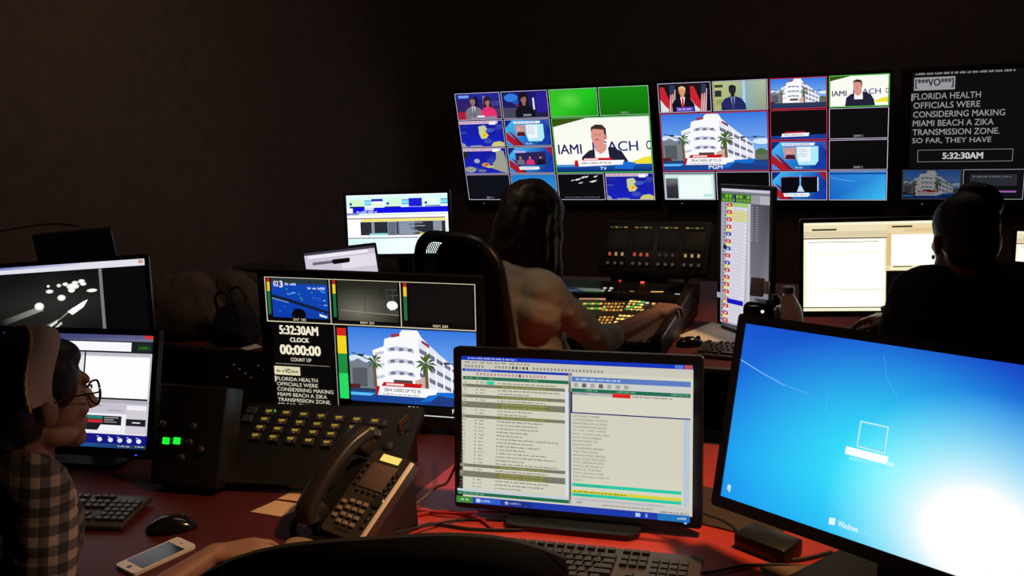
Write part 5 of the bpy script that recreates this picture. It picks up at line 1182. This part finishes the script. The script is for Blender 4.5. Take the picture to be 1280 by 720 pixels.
for sx in (1,):
    bm = B(); ell(bm, (sx*.088, -.012, -.052), (.004, .004, .006), HM_); obj('earring', bm, SILVER, wt, True)

# ---- dark silhouette on the right with a bun
st = thing('person', 'dark silhouetted person with hair bun and earring facing the cream monitor', 'person', (.09, 2.78, 0))
HC = deep(1203, 296, 2.72); face = V((-.42, .90, -.05)); SM_ = head_frame(HC, face, 0, -4)
fx = V((-.12, .99, 0)).normalized(); rx = V((fx.y, -fx.x, 0))
chest = deep(1218, 388, 2.74); neck = HC+V((.02, -.03, -.14)); shL = deep(1148, 366, 2.78); shR = deep(1292, 364, 2.70)
pel = V((chest.x+.01, chest.y-.02, .58))
bm = B(); head(bm, SM_, 1.02); limb(bm, [SM_ @ V((0, -.02, -.05)), neck+V((0, 0, -.05))], [.055, .065]); torso(bm, pel, chest, neck, shL, shR, 1.12)
elL = deep(1126, 408, 2.82); wrL = deep(1122, 398, 3.02); limb(bm, [shL, elL, wrL], [.056, .045, .028]); hand(bm, wrL, V((-.9, .35, -.1)), V((0, 0, 1)), -1, 1.0, curl=(.3, .4, .3))
elR = shR+V((.05, .1, -.22)); wrR = elR+V((-.10, .25, .03)); limb(bm, [shR, elR, wrR], [.056, .045, .028]); hand(bm, wrR, V((-.3, .9, -.1)), V((0, 0, 1)), 1)
for s in (-.1, .1):
    h = pel+rx*s; kn = h+fx*.40+V((0, 0, .0)); kn.z = .56; an = V((kn.x, kn.y, .1)); limb(bm, [h, kn, an, an+fx*.14+V((0, 0, -.05))], [.09, .06, .042, .035])
fuse('body', bm, SKIND, st, .007, 3)
bm = B(); torso(bm, pel, chest, neck+V((0, 0, -.02)), shL, shR, 1.12, grow=.012); limb(bm, [shL, elL, elL.lerp(wrL, .55)], [.07, .058, .05]); limb(bm, [shR, elR, elR.lerp(wrR, .7)], [.07, .058, .046]); limb(bm, [neck+V((0, 0, -.05)), neck+V((0, 0, .0))], [.075, .064])
fuse('sweater', bm, BLACKF, st, .008, 5, fold=.02)
bm = B()
for s in (-.1, .1): h = pel+rx*s; kn = h+fx*.40; kn.z = .56; an = V((kn.x, kn.y, .12)); limb(bm, [h, kn, an], [.10, .07, .056])
fuse('trousers', bm, JEANS, st, .01, 4)
bm = B(); ell(bm, (0, -.022, .035), (.085, .103, .092), SM_); ell(bm, (0, -.05, -.01), (.078, .075, .08), SM_)
bun = deep(1226, 250, 2.70); ell(bm, bun, (.052, .052, .048)); ell(bm, bun+V((-.02, .0, .012)), (.045, .05, .04)); ell(bm, bun+V((.02, .0, -.01)), (.04, .045, .045))
for k in range(6): a = k; capsule(bm, bun+V((math.cos(a)*.03, 0, math.sin(a)*.03)), .02, bun+V((math.cos(a+1.2)*.035, -.02, math.sin(a+1.2)*.03)), .016, 8)
fuse('hair', bm, HAIRB, st, .006, 2)
bm = B(); ell(bm, (-.086, -.005, -.052), (.005, .005, .007), SM_); obj('earring', bm, mat('pearl', (.8, .78, .75), .2), st, True)
bm = B(); q = wrL+V((-.01, .03, 0)); lathe(bm, [(.009, -.002), (.0105, -.002), (.0105, .002), (.009, .002)], 16, Matrix.Translation(wrL+V((-.045, .12, .0))) @ Matrix.Rotation(PI/2, 4, 'X')); obj('ring', bm, SILVER, st, True)

# ---- woman with glasses at the left
PL = bpy.data.materials.new('grey and white plaid cloth'); PL.use_nodes = True; nt = PL.node_tree; b = nt.nodes['Principled BSDF']; b.inputs['Roughness'].default_value = .9
tc = nt.nodes.new('ShaderNodeTexCoord'); sep = nt.nodes.new('ShaderNodeSeparateXYZ'); mp = nt.nodes.new('ShaderNodeMapping'); mp.inputs['Rotation'].default_value = (R(8), R(-6), R(-49)); nt.links.new(tc.outputs['Object'], mp.inputs[0]); nt.links.new(mp.outputs[0], sep.inputs[0])
def band(sock, freq, lo):
    m1 = nt.nodes.new('ShaderNodeMath'); m1.operation = 'MULTIPLY'; m1.inputs[1].default_value = freq; nt.links.new(sock, m1.inputs[0])
    m2 = nt.nodes.new('ShaderNodeMath'); m2.operation = 'FRACT'; nt.links.new(m1.outputs[0], m2.inputs[0])
    m3 = nt.nodes.new('ShaderNodeMath'); m3.operation = 'GREATER_THAN'; m3.inputs[1].default_value = lo; nt.links.new(m2.outputs[0], m3.inputs[0]); return m3.outputs[0]
def mth(op, a, b_): q = nt.nodes.new('ShaderNodeMath'); q.operation = op; nt.links.new(a, q.inputs[0]); (nt.links.new(b_, q.inputs[1]) if not isinstance(b_, float) else setattr(q.inputs[1], 'default_value', b_)); return q.outputs[0]
v1 = band(sep.outputs['Z'], 30, .52); v2 = band(sep.outputs['X'], 30, .52); v4 = band(sep.outputs['Z'], 24, .9)
s1 = mth('ADD', v1, v2); s2 = mth('DIVIDE', s1, 2.0)
rp = nt.nodes.new('ShaderNodeValToRGB'); rp.color_ramp.elements[0].color = (.035, .035, .045, 1); rp.color_ramp.elements[1].color = (.40, .33, .30, 1); e = rp.color_ramp.elements.new(.5); e.color = (.13, .11, .12, 1); rp.color_ramp.interpolation = 'CONSTANT'
rp.color_ramp.elements[1].position = .45; rp.color_ramp.elements[2].position = .9
nt.links.new(s2, rp.inputs[0]); nt.links.new(rp.outputs[0], b.inputs['Base Color'])
gt = thing('person', 'woman in plaid shirt with glasses and beige headband looking right', 'person', (-1.62, 1.1, 0))
HC = deep(45, 494, 1.92); face = V((.30, .92, -.16)); GM = head_frame(HC, face, 0, 0); hs_ = 1.03
fx = V((.22, .97, 0)).normalized(); rx = V((fx.y, -fx.x, 0))
chest = deep(12, 668, 1.86); neck = HC+V((-.015, -.045, -.14)); shR = deep(46, 618, 1.80); shL = shR-rx*.34
chest = (shR+shL)/2+V((0, 0, -.09))-fx*.01
pel = V((chest.x-.02, chest.y-.10, .56))
hw = on(276, 692, DESK+.05); elR = V((shR.x+.06, shR.y-.08, .72)); hdir = on(355, 677, DESK+.05)-hw; hdir.z = -.004
hdir.normalize(); wrR = hw-hdir*.01
bm = B(); head(bm, GM, hs_); limb(bm, [GM @ V((0, -.02, -.05)), neck+V((0, 0, -.04))], [.05, .056]); torso(bm, pel, chest, neck, shL, shR, 1.0)
limb(bm, [shR, elR, elR.lerp(wrR, .4), wrR], [.046, .038, .035, .024]); hand(bm, wrR, hdir, V((0, 0, 1)), -1, 1.0, curls=[(.3, .45, .3), (.35, .5, .3), (.4, .55, .35), (.4, .5, .4)], spread=.10)
elL = shL+V((-.06, .08, -.20)); wrL = V((-1.93, 1.46, .80)); limb(bm, [shL, elL, wrL], [.046, .038, .024]); hand(bm, wrL, V((.1, 1, -.1)), V((0, 0, 1)), 1, curls=[(.3, .4, .3)]*4)
for s in (-.09, .09):
    h = pel+rx*s; kn = h+fx*.40; kn.z = .56; an = V((kn.x, kn.y, .1)); limb(bm, [h, kn, an, an+fx*.14+V((0, 0, -.05))], [.085, .058, .04, .034])
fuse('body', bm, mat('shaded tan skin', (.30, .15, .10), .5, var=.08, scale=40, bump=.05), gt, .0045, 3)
bm = B(); torso(bm, pel, chest, neck+V((0, 0, -.03)), shL, shR, 1.0, grow=.012); limb(bm, [shR, elR, elR.lerp(wrR, .35)], [.062, .052, .047]); limb(bm, [shL, elL, elL.lerp(wrL, .35)], [.062, .052, .047])
capsule(bm, neck+V((-.035, -.02, -.035)), .03, neck+V((.04, -.02, -.04)), .03); capsule(bm, shR+V((0, 0, -.05)), .06, elR, .05)
fuse('shirt', bm, PL, gt, .007, 4, fold=.016)
bm = B()
for s in (-.09, .09): h = pel+rx*s; kn = h+fx*.40; kn.z = .56; an = V((kn.x, kn.y, .12)); limb(bm, [h, kn, an], [.095, .068, .055])
fuse('trousers', bm, JEANS, gt, .01, 4)
bm = B(); G2 = GM @ Matrix.Scale(hs_, 4)
ell(bm, (0, -.020, .036), (.080, .098, .092), G2); ell(bm, (0, -.05, -.02), (.074, .072, .085), G2); ell(bm, (.0, -.08, -.075), (.06, .05, .07), G2); ell(bm, (0, .035, .075), (.058, .045, .034), G2)
for sx in (-1, 1): ell(bm, (sx*.068, .02, .03), (.014, .03, .045), G2)
strand_hair(bm, G2, [[(x, -.11, -.03), (x*.8, -.125, -.10), (x*.6, -.12, -.19)] for x in (-.03, 0, .03)], .035, .02)
fuse('hair', bm, HAIRB, gt, .006, 2)
bm = B(); N = 40; g = []
def bandp(a, off, t_): return G2 @ V((math.sin(a)*(.084+t_), -.012+.030+off-.012*math.cos(a)-.016*abs(math.sin(a))-.035*abs(math.sin(a))**3, .036+math.cos(a)*(.096+t_)-.01*abs(off/.03)**2))
for t_ in (.000, .005):
    g.append([[bm.verts.new(bandp(R(-112+224*i/N), (-.5+j/8)*.062*(1-.35*abs(-1+2*i/N)**2), t_)) for i in range(N+1)] for j in range(9)])
for s_i, gr in enumerate(g):
    for j in range(8):
        for i in range(N): f = (gr[j][i], gr[j][i+1], gr[j+1][i+1], gr[j+1][i]); bm.faces.new(f if s_i else f[::-1])
for a_, b_3 in ((g[0][0], g[1][0]), (g[0][-1], g[1][-1]), ([r[0] for r in g[0]], [r[0] for r in g[1]]), ([r[-1] for r in g[0]], [r[-1] for r in g[1]])):
    for i in range(len(a_)-1): bm.faces.new((a_[i], a_[i+1], b_3[i+1], b_3[i]))
hb = obj('headband', bm, mat('beige satin band', (.80, .58, .44), .55, var=.06), gt, True)
bm = B(); tube(bm, [bandp(R(-112+224*i/60), -.026+.001*math.sin(i*2.4), .009) for i in range(61)], [.0032+.0012*(i % 2) for i in range(61)], 8); obj('gold_chain', bm, GOLD, hb, True)
gl = B()
for sx in (-1, 1):
    C0 = V((sx*.034, .103, .0)); tube(gl, [G2 @ (C0+V((math.cos(a)*.026, -.006*abs(math.cos(a))*1, math.sin(a)*.024))) for a in [2*PI*k/28 for k in range(30)]], .0022, 8, False)
    tube(gl, [G2 @ V(p) for p in ((sx*.060, .097, .006), (sx*.073, .08, .008), (sx*.080, .02, .006), (sx*.082, -.01, -.004))], .0018, 8)
tube(gl, [G2 @ V(p) for p in ((-.009, .105, .004), (0, .109, .008), (.009, .105, .004))], .0018, 8)
gs = obj('glasses', gl, GLOSS, gt, True)
for sx in (-1, 1):
    bm = B(); lathe(bm, [(.0005, -.0005), (.0245, -.0005), (.0245, .0005), (.0005, .0005)], 28, G2 @ Matrix.Translation((sx*.034, .1005, 0)) @ Matrix.Rotation(PI/2, 4, 'X')); obj('lens', bm, mat('clear lens', (.95, .95, .95), .02, trans=1, ior=1.1, var=.01), gs, True)
for sx in (-1, 1): bm = B(); ell(bm, (sx*.033, .083, .003), (.012, .010, .008), G2); obj('eye', bm, mat('eye white', (.6, .55, .5), .2), gt, True)
office_chair('black office chair under the woman in plaid at far left', (gt.location.x-.02, 1.0, 0), R(-13), seat_z=.44, back_h=.38, back_w=.44)
